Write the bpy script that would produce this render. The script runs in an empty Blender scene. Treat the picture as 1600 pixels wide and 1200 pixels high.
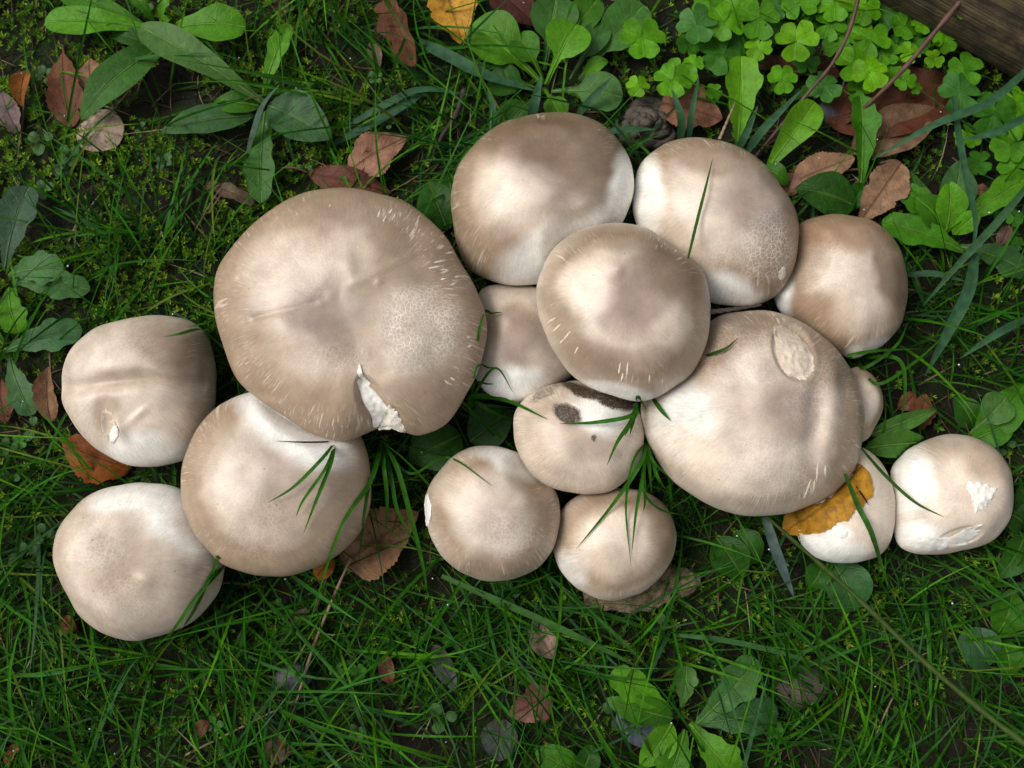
import bpy, math, random
import numpy as np

# ------------------------------------------------------------------ scene, camera, light
scene = bpy.context.scene
COL = scene.collection
U = 0.00035                       # metres per layout unit
F = 1640.0                        # focal length in photo pixels (1600 wide)
DIST = 1640.0                     # camera distance in layout units
TILT = math.radians(8)
CAM = np.array([0.0, -DIST*math.sin(TILT), DIST*math.cos(TILT)])

cam = bpy.data.cameras.new('camera')
cam.sensor_fit = 'HORIZONTAL'; cam.sensor_width = 36.0
cam.lens = F/1600*36.0
cam.clip_start = 0.01; cam.clip_end = 100
cam.dof.use_dof = True; cam.dof.focus_distance = (DIST-120)*U; cam.dof.aperture_fstop = 9.0
camo = bpy.data.objects.new('camera', cam); COL.objects.link(camo)
camo.location = CAM*U; camo.rotation_euler = (TILT, 0, 0)
scene.camera = camo

SUN_EL, SUN_AZ = math.radians(54), math.radians(-78)   # soft light from the left, high
w = bpy.data.worlds.new('World'); scene.world = w; w.use_nodes = True
nt = w.node_tree; nt.nodes.clear()
sky = nt.nodes.new('ShaderNodeTexSky'); sky.sky_type = 'NISHITA'; sky.sun_disc = False
sky.sun_elevation = SUN_EL; sky.sun_rotation = SUN_AZ
sky.air_density = 1.0; sky.dust_density = 4.0; sky.ozone_density = 1.0
hs = nt.nodes.new('ShaderNodeHueSaturation'); hs.inputs['Saturation'].default_value = 0.30
bg = nt.nodes.new('ShaderNodeBackground'); bg.inputs['Strength'].default_value = 0.115
ow = nt.nodes.new('ShaderNodeOutputWorld')
nt.links.new(sky.outputs[0], hs.inputs['Color']); nt.links.new(hs.outputs[0], bg.inputs['Color'])
nt.links.new(bg.outputs[0], ow.inputs['Surface'])
sl = bpy.data.lights.new('sun', 'SUN'); sl.energy = 1.5; sl.angle = math.radians(24); sl.color = (1, .97, .93)
so = bpy.data.objects.new('sun', sl); COL.objects.link(so)
so.rotation_euler = (math.pi/2-SUN_EL, 0, math.pi-SUN_AZ)
so.location = (0, 0, 2)
vs = scene.view_settings
vs.view_transform = 'Standard'; vs.look = 'None'; vs.gamma = 1; vs.exposure = 0.42
vs.use_curve_mapping = False
scene.cycles.max_bounces = 6; scene.cycles.diffuse_bounces = 3; scene.cycles.glossy_bounces = 2; scene.cycles.transmission_bounces = 3

# ------------------------------------------------------------------ layout helpers
ct, st = math.cos(TILT), math.sin(TILT)
def G(u, v, z=0.0):
    """point at height z that is seen at photo pixel (u, v)"""
    u = np.asarray(u, float); v = np.asarray(v, float); z = np.asarray(z, float)
    a = (u-800)/F; b = -(v-600)/F
    dx, dy, dz = a, b*ct + st, b*st - ct
    t = (z-CAM[2])/dz
    return np.stack([CAM[0]+t*dx, CAM[1]+t*dy, z+0*t], -1)
def proj(p):
    d = p-CAM
    x = d[..., 0]; y = d[..., 1]*ct + d[..., 2]*st; zz = -(-d[..., 1]*st + d[..., 2]*ct)
    return 800+F*x/zz, 600-F*y/zz

def vnoise(x, y, z=0.0, seed=0):
    x, y, z = np.broadcast_arrays(np.asarray(x, float), np.asarray(y, float), np.asarray(z, float))
    xi, yi, zi = np.floor(x), np.floor(y), np.floor(z)
    fx, fy, fz = x-xi, y-yi, z-zi
    fx = fx*fx*(3-2*fx); fy = fy*fy*(3-2*fy); fz = fz*fz*(3-2*fz)
    xi = xi.astype(np.int64); yi = yi.astype(np.int64); zi = zi.astype(np.int64)
    def h(a, b, c):
        n = (a*374761393 + b*668265263 + c*2147483647 + seed*974711) & 0xffffffff
        n = ((n ^ (n >> 13))*1274126177) & 0xffffffff
        n = ((n ^ (n >> 16))*2246822519) & 0xffffffff
        return ((n ^ (n >> 15)) & 0xffff)/65535.0
    r = 0
    for dx in (0, 1):
        for dy in (0, 1):
            for dz in (0, 1):
                wgt = (fx if dx else 1-fx)*(fy if dy else 1-fy)*(fz if dz else 1-fz)
                r = r + wgt*h(xi+dx, yi+dy, zi+dz)
    return r
def fbm(x, y, z=0.0, seed=0, o=3):
    s, a, t = 0, 1, 0
    for k in range(o):
        s = s + a*vnoise(np.asarray(x)*2**k, np.asarray(y)*2**k, np.asarray(z)*2**k, seed+k); t += a; a *= .5
    return s/t
def gz(x, y):
    return (fbm(np.asarray(x)/130, np.asarray(y)/130, 0, 5)-.5)*26 + (vnoise(np.asarray(x)/22, np.asarray(y)/22, 0, 9)-.5)*7

def tag(o, label=None, cat=None, group=None, kind=None):
    if label: o['label'] = label
    if cat: o['category'] = cat
    if group: o['group'] = group
    if kind: o['kind'] = kind
    return o
def empty(name, loc, label=None, cat=None, group=None):
    o = bpy.data.objects.new(name, None); COL.objects.link(o)
    o.empty_display_size = .01
    o.location = [float(c)*U for c in loc]
    return tag(o, label, cat, group)
def meshdata(name, V, Fs, mat, attrs=None, smooth=True):
    V = np.asarray(V, float)
    me = bpy.data.meshes.new(name)
    me.from_pydata((V*U).tolist(), [], Fs if isinstance(Fs, list) else Fs.tolist())
    if smooth: me.polygons.foreach_set('use_smooth', [True]*len(me.polygons))
    for k, a in (attrs or {}).items():
        a = np.asarray(a, float)
        if a.ndim == 1: at = me.attributes.new(k, 'FLOAT', 'POINT'); at.data.foreach_set('value', a.ravel())
        elif a.shape[1] == 4: at = me.attributes.new(k, 'FLOAT_COLOR', 'POINT'); at.data.foreach_set('color', a.ravel())
        else: at = me.attributes.new(k, 'FLOAT_VECTOR', 'POINT'); at.data.foreach_set('vector', a.ravel())
    if mat: me.materials.append(mat)
    me.update()
    return me
def mk(name, V, Fs, mat, parent=None, origin=(0, 0, 0), attrs=None, smooth=True):
    """mesh object; V in layout units, world placed; origin = its base (or its parent's)"""
    V = np.asarray(V, float) - np.asarray(origin, float)
    o = bpy.data.objects.new(name, meshdata(name, V, Fs, mat, attrs, smooth)); COL.objects.link(o)
    if parent: o.parent = parent
    else: o.location = [float(c)*U for c in origin]
    return o
def grid_faces(n, m, wrap=False, off=0):
    i, j = np.meshgrid(np.arange(n-1), np.arange(m if wrap else m-1), indexing='ij')
    i = i.ravel(); j = j.ravel(); j2 = (j+1) % m
    return np.stack([i*m+j, i*m+j2, (i+1)*m+j2, (i+1)*m+j], -1)+off
def col4(c, n): 
    return np.tile(np.array(list(c)+[1.0]), (n, 1))
def tube(pts, rad, ns=8, closed=True):
    pts = np.asarray(pts, float); n = len(pts)
    rad = np.broadcast_to(np.asarray(rad, float), (n,))
    T = np.gradient(pts, axis=0); T /= np.linalg.norm(T, axis=1, keepdims=True)+1e-9
    ref = np.array([0.13, .21, .97])
    if abs(T.mean(0)@ref) > .9*np.linalg.norm(T.mean(0)): ref = np.array([1., .1, 0])
    A = np.cross(T, ref); A /= np.linalg.norm(A, axis=1, keepdims=True)+1e-9
    B = np.cross(T, A)
    th = np.linspace(0, 2*math.pi, ns, endpoint=False)
    V = pts[:, None]+rad[:, None, None]*(np.cos(th)[None, :, None]*A[:, None]+np.sin(th)[None, :, None]*B[:, None])
    V = V.reshape(-1, 3); Fc = grid_faces(n, ns, True).tolist()
    if closed: Fc.append(list(range(ns))[::-1]); Fc.append([(n-1)*ns+k for k in range(ns)])
    return V, Fc
def spline(P, n=40, closed=False):
    P = np.asarray(P, float)
    if closed: Q = np.vstack([P[-1:], P, P[:2]]); segs = len(P)
    else: Q = np.vstack([2*P[:1]-P[1:2], P, 2*P[-1:]-P[-2:-1]]); segs = len(P)-1
    t = np.linspace(0, segs, n, endpoint=not closed); i = np.minimum(t.astype(int), segs-1); f = (t-i)[:, None]
    p0, p1, p2, p3 = Q[i], Q[i+1], Q[i+2], Q[i+3]
    return .5*((2*p1)+(-p0+p2)*f+(2*p0-5*p1+4*p2-p3)*f**2+(-p0+3*p1-3*p2+p3)*f**3)

# ------------------------------------------------------------------ materials
class NT:
    def __init__(s, name):
        s.m = bpy.data.materials.new(name); s.m.use_nodes = True; s.t = s.m.node_tree; s.t.nodes.clear()
    def n(s, typ, ins=None, **kw):
        nd = s.t.nodes.new('ShaderNode'+typ)
        for k, v in kw.items(): setattr(nd, k, v)
        for k, v in (ins or {}).items():
            if hasattr(v, 'is_output') or isinstance(v, bpy.types.NodeSocket): s.t.links.new(v, nd.inputs[k])
            else: nd.inputs[k].default_value = v
        return nd
    def attr(s, name): return s.n('Attribute', attribute_name=name)
    def math(s, op, a, b=0.0, c=None, clamp=False):
        i = {0: a, 1: b}
        if c is not None: i[2] = c
        return s.n('Math', i, operation=op, use_clamp=clamp).outputs[0]
    def mr(s, v, a, b, c=0.0, d=1.0):
        return s.n('MapRange', {0: v, 1: a, 2: b, 3: c, 4: d}, clamp=True).outputs[0]
    def mix(s, f, a, b, bt='MIX'):
        nd = s.n('Mix', data_type='RGBA', blend_type=bt)
        for k, v in ((0, f), (6, a), (7, b)):
            if isinstance(v, bpy.types.NodeSocket): s.t.links.new(v, nd.inputs[k])
            else: nd.inputs[k].default_value = v if k == 0 else (tuple(v)+(1,) if len(v) == 3 else v)
        return nd.outputs[2]
    def noise(s, vec, scale, det=3, rough=.5):
        return s.n('TexNoise', {'Vector': vec, 'Scale': scale, 'Detail': det, 'Roughness': rough}).outputs[0]
    def pos(s, sc=1/U):
        g = s.n('NewGeometry').outputs['Position']
        return s.n('VectorMath', {0: g, 3: sc}, operation='SCALE').outputs[0]
    def finish(s, color, rough=.5, bump=None, bstr=.3, bdist=1.0, transl=0.0, sss=0.0, spec=.5, tcol=None, coat=0.0):
        p = s.n('BsdfPrincipled')
        for k, v in (('Base Color', color), ('Roughness', rough), ('Specular IOR Level', spec)):
            if isinstance(v, bpy.types.NodeSocket): s.t.links.new(v, p.inputs[k])
            else: p.inputs[k].default_value = v if not isinstance(v, tuple) else v+(1,)
        if coat: p.inputs['Coat Weight'].default_value = coat; p.inputs['Coat Roughness'].default_value = .35
        if sss:
            p.inputs['Subsurface Weight'].default_value = sss
            p.inputs['Subsurface Radius'].default_value = (1, .75, .5); p.inputs['Subsurface Scale'].default_value = 8*U
        if bump is not None:
            b = s.n('Bump', {'Height': bump, 'Strength': bstr, 'Distance': bdist*U})
            s.t.links.new(b.outputs[0], p.inputs['Normal'])
        out = p.outputs[0]
        if transl:
            t = s.n('BsdfTranslucent'); s.t.links.new(tcol or color, t.inputs[0])
            mx = s.n('MixShader', {0: transl, 1: out, 2: t.outputs[0]}); out = mx.outputs[0]
        o = s.n('OutputMaterial'); s.t.links.new(out, o.inputs[0])
        return s.m

def mat_cap():
    s = NT('mushroom_cap')
    tint = s.attr('tint').outputs['Color']; mk_ = s.attr('mask'); rad = s.attr('rad').outputs['Vector']
    pp = s.attr('pp').outputs['Vector']
    sep = s.n('SeparateColor', {0: mk_.outputs['Color']})
    crackle_m, rim_m, dust_m = sep.outputs[0], sep.outputs[1], sep.outputs[2]
    fib = s.noise(s.n('VectorMath', {0: rad, 3: 2.0}, operation='SCALE').outputs[0], 1.0, 2)
    mott = s.noise(pp, .035, 5, .6); fine = s.noise(pp, .45, 3, .6)
    c = s.mix(1.0, tint, s.n('CombineColor', {0: s.mr(fib, .25, .75, .88, 1.08), 1: s.mr(fib, .25, .75, .865, 1.09), 2: s.mr(fib, .25, .75, .84, 1.10)}).outputs[0], 'MULTIPLY')
    mo = s.mr(mott, .3, .7, .84, 1.10)
    c = s.mix(1.0, c, s.n('CombineColor', {0: mo, 1: mo, 2: mo}).outputs[0], 'MULTIPLY')
    fo = s.mr(fine, .25, .75, .90, 1.08)
    c = s.mix(1.0, c, s.n('CombineColor', {0: fo, 1: fo, 2: fo}).outputs[0], 'MULTIPLY')
    # torn pale fibres near the rim
    rn = s.noise(rad, 1.0, 1.5, .4); rc = s.math('MULTIPLY', s.mr(s.math('ADD', rn, s.math('MULTIPLY', s.math('SUBTRACT', mott, .5), .22)), .645, .685), s.mr(rim_m, .02, .5))
    rn2 = s.noise(s.n('VectorMath', {0: rad, 3: 2.1}, operation='SCALE').outputs[0], 1.0, 1.0, .4)
    rc2 = s.math('MULTIPLY', s.mr(rn2, .61, .68, 0, .6), s.mr(rim_m, .02, .4))
    rc = s.math('MAXIMUM', rc, rc2)
    c = s.mix(s.math('MULTIPLY', rc, .5), c, (.78, .70, .57))
    # fine crackle net
    wv = s.n('VectorMath', {0: pp, 1: s.n('VectorMath', {0: s.n('TexNoise', {'Vector': pp, 'Scale': .12}).outputs['Color'], 3: 6.0}, operation='SCALE').outputs[0]}, operation='ADD').outputs[0]
    vo = s.n('TexVoronoi', {'Vector': wv, 'Scale': .16}, feature='DISTANCE_TO_EDGE').outputs[0]
    ck = s.math('MULTIPLY', s.mr(s.math('ADD', vo, s.math('MULTIPLY', s.math('SUBTRACT', fine, .5), .22)), .02, .12, 1, 0), s.math('MULTIPLY', crackle_m, s.mr(mott, .35, .6, .35, 1)))
    c = s.mix(s.math('MULTIPLY', ck, .8), c, (.74, .69, .63))
    sm_ = s.mr(s.noise(pp, .06, 6, .75), .56, .70, 0, .30)
    c = s.mix(sm_, c, s.mix(1.0, c, (.72, .60, .52), 'MULTIPLY'))
    # specks of dirt
    sp = s.n('TexVoronoi', {'Vector': pp, 'Scale': .045, 'Randomness': 1.0}); spd = s.mr(s.math('ADD', sp.outputs['Distance'], s.math('MULTIPLY', s.noise(pp, .5, 2), .07)), .058, .115, 1, 0)
    pick = s.math('GREATER_THAN', s.n('SeparateColor', {0: sp.outputs['Color']}).outputs[0], .62)
    c = s.mix(s.math('MULTIPLY', s.math('MULTIPLY', spd, pick), .6), c, (.10, .065, .04))
    dn = s.math('MULTIPLY', s.mr(s.math('ADD', s.noise(pp, .33, 5, .8), s.math('MULTIPLY', dust_m, .45)), .60, .92), s.mr(dust_m, 0, .5))
    c = s.mix(dn, c, s.mix(s.mr(s.noise(pp, .6, 3, .7), .35, .65), (.015, .010, .006), (.10, .068, .040)))
    h = s.math('ADD', s.math('MULTIPLY', fine, .5), s.math('ADD', s.math('MULTIPLY', fib, .35), s.math('SUBTRACT', s.math('MULTIPLY', dn, .8), s.math('MULTIPLY', s.math('ADD', rc, ck), .8))))
    rough = s.mr(mott, .3, .7, .30, .44)
    return s.finish(c, rough, h, .4, 1.3, spec=.46)
def mat_simple(name, c1, c2, scale=.1, rough=.6, bstr=.4, bd=2.0, sss=0, det=5, spec=.4):
    s = NT(name); p = s.pos(); n = s.noise(p, scale, det, .6)
    f = s.noise(p, scale*5, 3, .6)
    c = s.mix(s.mr(n, .3, .7), c1, c2)
    fo = s.mr(f, .25, .75, .8, 1.15)
    c = s.mix(1.0, c, s.n('CombineColor', {0: fo, 1: fo, 2: fo}).outputs[0], 'MULTIPLY')
    return s.finish(c, rough, s.math('ADD', n, s.math('MULTIPLY', f, .5)), bstr, bd, sss=sss, spec=spec)
def mat_leaf(name, dead=False, transl=.22, rough=.45, veins=1.0):
    s = NT(name); tint = s.attr('tint').outputs['Color']; lv = s.attr('luv').outputs['Vector']
    x = s.n('SeparateXYZ', {0: lv}); t, sv, rnd = x.outputs[0], x.outputs[1], x.outputs[2]
    av = s.math('ABSOLUTE', sv)
    p = s.pos()
    mid = s.mr(av, .03, .10, 1, 0)
    wob = s.math('MULTIPLY', s.noise(p, .05, 2), .06)
    fr = s.math('FRACT', s.math('MULTIPLY', s.math('ADD', s.math('SUBTRACT', t, s.math('MULTIPLY', av, .22)), wob), 7.0))
    side = s.mr(s.math('ABSOLUTE', s.math('SUBTRACT', fr, .5)), .03, .13, 1, 0)
    n1 = s.noise(p, .06, 4, .6); n2 = s.noise(p, .22, 4, .65)
    o1 = s.mr(n1, .3, .7, .42 if dead else .62, .86 if dead else 1.0); 
    c = s.mix(1.0, tint, s.n('CombineColor', {0: o1, 1: o1, 2: o1}).outputs[0], 'MULTIPLY')
    rv = s.mr(s.n('ObjectInfo').outputs['Random'], 0, 1, .78, 1.12)
    c = s.mix(1.0, c, s.n('CombineColor', {0: rv, 1: rv, 2: rv}).outputs[0], 'MULTIPLY')
    o2 = s.mr(n2, .25, .75, .80, 1.16)
    c = s.mix(1.0, c, s.n('CombineColor', {0: o2, 1: o2, 2: o2}).outputs[0], 'MULTIPLY')
    if dead:
        c = s.mix(s.math('MULTIPLY', s.math('MAXIMUM', s.math('MULTIPLY', side, .22), s.math('MULTIPLY', mid, .6)), .6), c, (.05, .022, .012))
        sp = s.n('TexVoronoi', {'Vector': p, 'Scale': .11}); c = s.mix(s.mr(sp.outputs['Distance'], .06, .16, .75, 0), c, (.02, .012, .01))
        c = s.mix(s.mr(s.noise(p, .028, 3, .6), .60, .72, 0, .6), c, (.045, .022, .014))
    else:
        lift = s.mix(1.0, tint, (.085, .12, .03), 'ADD')
        c = s.mix(s.math('MULTIPLY', mid, .5*veins), c, lift)
        c = s.mix(s.math('MULTIPLY', side, .035*veins), c, lift)
        c = s.mix(s.mr(s.noise(p, .09, 4, .7), .62, .72, 0, .35), c, (.13, .14, .02))
    h = s.math('ADD', s.math('MULTIPLY', n2, .4), s.math('SUBTRACT', s.math('MULTIPLY', n1, .8), s.math('MULTIPLY', s.math('MAXIMUM', s.math('MULTIPLY', side, .14), mid), .7*veins)))
    return s.finish(c, rough, h, .7, 2.8, transl=transl, spec=.16 if dead else .18)
def mat_grass():
    s = NT('grass'); tint = s.attr('tint').outputs['Color']
    n = s.mr(s.noise(s.pos(), .08, 3), .3, .7, .52, .92)
    c = s.mix(1.0, tint, s.n('CombineColor', {0: n, 1: n, 2: n}).outputs[0], 'MULTIPLY')
    return s.finish(c, .5, transl=.30, spec=.12)
def mat_soil():
    s = NT('soil'); p = s.pos()
    a = s.noise(p, .02, 6, .65); b = s.noise(p, .18, 4, .7)
    c = s.mix(s.mr(a, .3, .7), (.006, .0045, .003), (.018, .012, .007))
    c = s.mix(s.mr(s.noise(p, .011, 4, .6), .42, .62), c, (.014, .024, .004))
    c = s.mix(s.mr(b, .58, .75, 0, .6), c, (.045, .030, .018))
    return s.finish(c, .85, s.math('ADD', a, b), 1.0, 9, spec=.25)
def mat_wood():
    s = NT('log_wood'); lv = s.attr('luv').outputs['Vector']
    m = s.n('Mapping', {0: lv, 'Scale': (.012, 1.0, 1.0)}).outputs[0]
    g = s.noise(m, 26.0, 5, .65); p = s.pos(); b = s.noise(p, .03, 5, .6)
    c = s.mix(s.mr(g, .35, .65), (.016, .011, .006), (.125, .088, .040))
    c = s.mix(s.mr(b, .42, .62, 0, .75), c, (.014, .010, .007))
    return s.finish(c, .75, g, .9, 6, spec=.3)

M_CAP = mat_cap()
M_STEM = mat_simple('mushroom_stem', (.62, .56, .46), (.45, .37, .27), .05, .6)
M_GILL = mat_simple('mushroom_gills', (.36, .27, .2), (.28, .2, .15), .05, .7)
M_FLESH = mat_simple('mushroom_flesh', (.80, .77, .69), (.60, .51, .39), .05, .65, .7, 4.0)
M_WHITE = mat_simple('mushroom_white_flesh', (.82, .80, .74), (.72, .67, .58), .03, .6, .35, 2.0)
M_CRACK = mat_simple('mushroom_crack', (.74, .65, .51), (.60, .49, .36), .1, .6)
M_BITE = mat_simple('mushroom_scar', (.52, .42, .31), (.62, .53, .42), .022, .7, 1.0, 5.0)
M_DIRT = mat_simple('grit', (.03, .022, .016), (.13, .10, .075), .25, .9, 1.0, 5.0)
M_LEAF = mat_leaf('green_leaf'); M_CLOVER = mat_leaf('clover_leaf', veins=.25); M_DEAD = mat_leaf('dead_leaf', True, .06, .55)
M_GRASS = mat_grass(); M_SOIL = mat_soil(); M_WOOD = mat_wood()
M_STALK = mat_simple('dry_stalk', (.05, .022, .015), (.10, .05, .03), .06, .6)
M_CLAY = mat_simple('wet_clay', (.045, .035, .025), (.10, .08, .06), .12, .55, .8, 4)
M_STONE = mat_simple('dark_stone', (.03, .032, .036), (.085, .085, .09), .08, .5, .6, 3)
M_BARK = mat_simple('bark', (.06, .035, .02), (.30, .22, .13), .09, .85, 1.0, 7)
M_MOSS = mat_grass(); M_MOSS.name = 'moss'

# ------------------------------------------------------------------ ground
def graded(lo, hi, step, far):
    c = list(np.arange(lo, hi+1, step)); a, s_ = c[-1], step
    out = []
    while a < far: s_ *= 1.45; a += s_; out.append(a)
    left = [lo-(o-hi) for o in out][::-1]
    return np.array(left+c+out)
gx = graded(-1300, 1300, 13, 30000); gy = graded(-1050, 1050, 13, 30000)
X, Y = np.meshgrid(gx, gy, indexing='ij')
Z = gz(X, Y)
V = np.stack([X, Y, Z], -1).reshape(-1, 3)
tag(mk('ground', V, grid_faces(len(gx), len(gy))[:, ::-1], M_SOIL), 'dark mossy soil under the lawn', kind='structure')

# ------------------------------------------------------------------ mushrooms
Wc, Lc, Tc, Bc, Mc = [np.array(c) for c in ((.90, .88, .81), (.64, .53, .42), (.33, .235, .155), (.135, .086, .050), (.275, .203, .165))]  # mauve-brown Mc also paints a dark overhead reflection into the cap centres
CAPS = {}
class Cap:
    def __init__(s, key, outline, zr, h, a=2.4, b=.62, tilt=(0, 0), rings=(Tc, Lc, Tc, Lc), blobs=(), feats=(), crackle=(), rim=.5, dust=(), seed=0):
        s.key, s.zr, s.h, s.a, s.b, s.tilt, s.seed = key, zr, h, a, b, tilt, seed
        s.rings, s.blobs, s.feats, s.crackle, s.rim, s.dust = rings, blobs, feats, crackle, rim, dust
        o = np.array(outline, float); P = G(o[:, 0], o[:, 1], zr)[:, :2]
        P = spline(P, 300, True); s.c = P.mean(0); d = P-s.c
        th = np.arctan2(d[:, 1], d[:, 0]); r = np.hypot(d[:, 0], d[:, 1]); k = np.argsort(th)
        s.tg = np.linspace(-math.pi, math.pi, 721)
        th, r = th[k], r[k]
        rr = np.interp(s.tg, np.r_[th-2*math.pi, th, th+2*math.pi], np.r_[r, r, r])
        ker = np.hanning(9); ker /= ker.sum()
        s.rg = np.convolve(np.r_[rr[-9:-1], rr, rr[1:9]], ker, 'same')[8:-8]*.992
        s.rm = s.rg.mean(); s.above = []
        CAPS[key] = s
    def R(s, th): return np.interp(th, s.tg, s.rg)
    def rho(s, x, y):
        dx, dy = x-s.c[0], y-s.c[1]
        return np.hypot(dx, dy)/s.R(np.arctan2(dy, dx))
    def rimz(s, x, y): return s.zr+s.tilt[0]*(x-s.c[0])+s.tilt[1]*(y-s.c[1])
    def top(s, x, y, rho=None):
        x = np.asarray(x, float); y = np.asarray(y, float)
        if rho is None: rho = s.rho(x, y)
        q = np.clip(rho, 0, 1)
        z = s.rimz(x, y)+s.h*(1-q**s.a)**s.b
        fade = np.clip((1-q)*6, 0, 1)
        z = z+fade*((fbm(x/70, y/70, 0, s.seed+3, 2)-.5)*13+(vnoise(x/26, y/26, 0, s.seed+7)-.5)*2.4)
        if s.feats:
            u, v = proj(np.stack([x, y, z], -1))
            for f in s.feats:
                if f[0] == 'd':
                    _, fu, fv, ru, rv, rot, amp = f
                    du, dv = u-fu, v-fv; cr, sr = math.cos(math.radians(rot)), math.sin(math.radians(rot))
                    e = np.sqrt(((du*cr+dv*sr)/ru)**2+((-du*sr+dv*cr)/rv)**2); e = np.clip((1.22-e)/.3, 0, 1)
                    z = z+np.clip((1-q)*10+.25, 0, 1)*amp*e*e*(3-2*e)
                elif f[0] == 'g':
                    _, fu, fv, ru, rv, rot, amp = f
                    du, dv = u-fu, v-fv; cr, sr = math.cos(math.radians(rot)), math.sin(math.radians(rot))
                    z = z+fade*amp*np.exp(-(((du*cr+dv*sr)/ru)**2+((-du*sr+dv*cr)/rv)**2))
                else:
                    _, pl, wd, amp = f; d = np.full(u.shape, 1e9)
                    for (a0, b0), (a1, b1) in zip(pl[:-1], pl[1:]):
                        L2 = (a1-a0)**2+(b1-b0)**2; t = np.clip(((u-a0)*(a1-a0)+(v-b0)*(b1-b0))/L2, 0, 1)
                        d = np.minimum(d, np.hypot(u-a0-t*(a1-a0), v-b0-t*(b1-b0)))
                    z = z+np.clip((1-q)*12, 0, 1)*amp*np.exp(-(d/wd)**2)
        for up in s.above:
            ru = up.rho(x, y); dist = (ru-1)*up.rm
            allow = up.rimz(x, y)-11+np.where(dist > 0, dist*1.8, dist*.12)
            k = 11.0; hh = np.clip(.5+.5*(allow-z)/k, 0, 1)
            z = allow*(1-hh)+z*hh-k*hh*(1-hh)
        return z
    def surf(s, u, v, n=5):
        z = np.full(np.shape(u), s.zr+s.h*.7, float)
        for _ in range(n):
            p = G(u, v, z); z = s.top(p[..., 0], p[..., 1])
        return G(u, v, z)
    def color(s, P, rho):
        u, v = proj(P)
        wob = (fbm(P[:, 0]/60, P[:, 1]/60, 0, s.seed+31)-.5)*.38
        q = np.clip(rho+wob*np.clip(1.4-rho, 0, 1), 0, 1.05)
        xs = [0, .22, .5, .74, .91, 1.0]; c0, c1, c2, c3 = s.rings
        cs = np.array([c0, c0, c1, c2, c2*.55+c3*.45, c3])
        C = np.stack([np.interp(q, xs, cs[:, k]) for k in range(3)], -1)
        wu = (fbm(u/45, v/45, 0, s.seed+51)-.5)*34; wv = (fbm(u/45, v/45, 3.3, s.seed+57)-.5)*34
        def bl(b):
            bu, bv, ru, rv, rot = b[:5]; du, dv = u+wu*.8-bu, v+wv*.8-bv
            cr, sr = math.cos(math.radians(rot)), math.sin(math.radians(rot))
            d = np.sqrt(((du*cr+dv*sr)/ru)**2+((-du*sr+dv*cr)/rv)**2)
            return np.clip((1.36-d)/.8, 0, 1)
        def sm(t): return t*t*(3-2*t)
        for b in s.blobs:
            f = sm(bl(b))[:, None]*b[6]; C = C*(1-f)+np.array(b[5])*f
        m = np.zeros((len(P), 4)); m[:, 3] = 1
        for b in s.crackle: m[:, 0] = np.maximum(m[:, 0], sm(bl(b))*b[5])
        rz = np.interp(rho, [0, .66, .88, .98, 1.0, 1.05], [0, 0, 1, 1, .6, 0])
        pa = np.clip((fbm(P[:, 0]/50, P[:, 1]/50, 0, s.seed+77)-.38)*3.2, 0, 1)
        m[:, 1] = rz*pa*s.rim
        for b in s.dust: m[:, 2] = np.maximum(m[:, 2], sm(bl(b))*b[5])
        return C, m
    def build(s, label):
        big = s.rm > 150
        nt_, nr = (300, 90) if big else (220, 64)
        th = np.linspace(-math.pi, math.pi, nt_, endpoint=False); R = s.R(th)
        t = np.linspace(0, 1, nr)[1:]; rs = np.sin(t*math.pi/2)**.92
        rim_w = 1+.008*np.sin(th*5+s.seed)*np.sin(th*2+s.seed*1.7)+.005*np.sin(th*13+2*s.seed)*np.sin(th*3+s.seed)
        rho = np.repeat(rs[:, None], nt_, 1)
        x = s.c[0]+rho*R*np.cos(th)*(1+(rim_w-1)*rho**4); y = s.c[1]+rho*R*np.sin(th)*(1+(rim_w-1)*rho**4)
        z = s.top(x.ravel(), y.ravel(), rho.ravel()).reshape(x.shape)
        z0 = s.top(np.array([s.c[0]]), np.array([s.c[1]]))
        edge_z = z[-1]
        extra = []
        for f, dz in ((.998, -4), (.990, -8), (.972, -11), (.94, -11), (.91, -8)):
            extra.append(np.stack([s.c[0]+f*R*rim_w*np.cos(th), s.c[1]+f*R*rim_w*np.sin(th), edge_z+dz], -1))
        P = np.concatenate([np.stack([x, y, z], -1)]+[e[None] for e in extra], 0)
        rho_all = np.concatenate([rho, np.ones((5, nt_))*1.02]); tha = np.tile(th, (P.shape[0], 1))
        V = np.vstack([[[s.c[0], s.c[1], z0[0]]], P.reshape(-1, 3)])
        rho_f = np.r_[0, rho_all.ravel()]; th_f = np.r_[0, tha.ravel()]
        Fc = grid_faces(P.shape[0], nt_, True, 1).tolist()
        Fc += [[0, 1+k, 1+(k+1) % nt_] for k in range(nt_)]
        Fc = [f[::-1] if len(f) == 4 else f for f in Fc]
        C, m = s.color(V, rho_f)
        tw = th_f+.22*np.sin(3*th_f+s.seed)*rho_f
        rad = np.stack([np.cos(tw)*s.rm/3.4, np.sin(tw)*s.rm/3.4, rho_f*s.rm/26+s.seed*3.7], -1)
        ped = np.array([s.c[0]*.97, s.c[1]*.97, 0.0]); ped[2] = float(gz(ped[0], ped[1]))
        root = s.root = empty('mushroom', ped, label, 'mushroom', 'cluster of pale brown mushrooms')
        s.capo = mk('cap', V, Fc, M_CAP, root, ped, {'tint': np.c_[C, np.ones(len(C))], 'mask': m, 'rad': rad, 'pp': V})
        # gills: pleated underside from the lip to the stem
        k = nt_; gr = [.91, .7, .45, .2]
        rows = []
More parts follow.
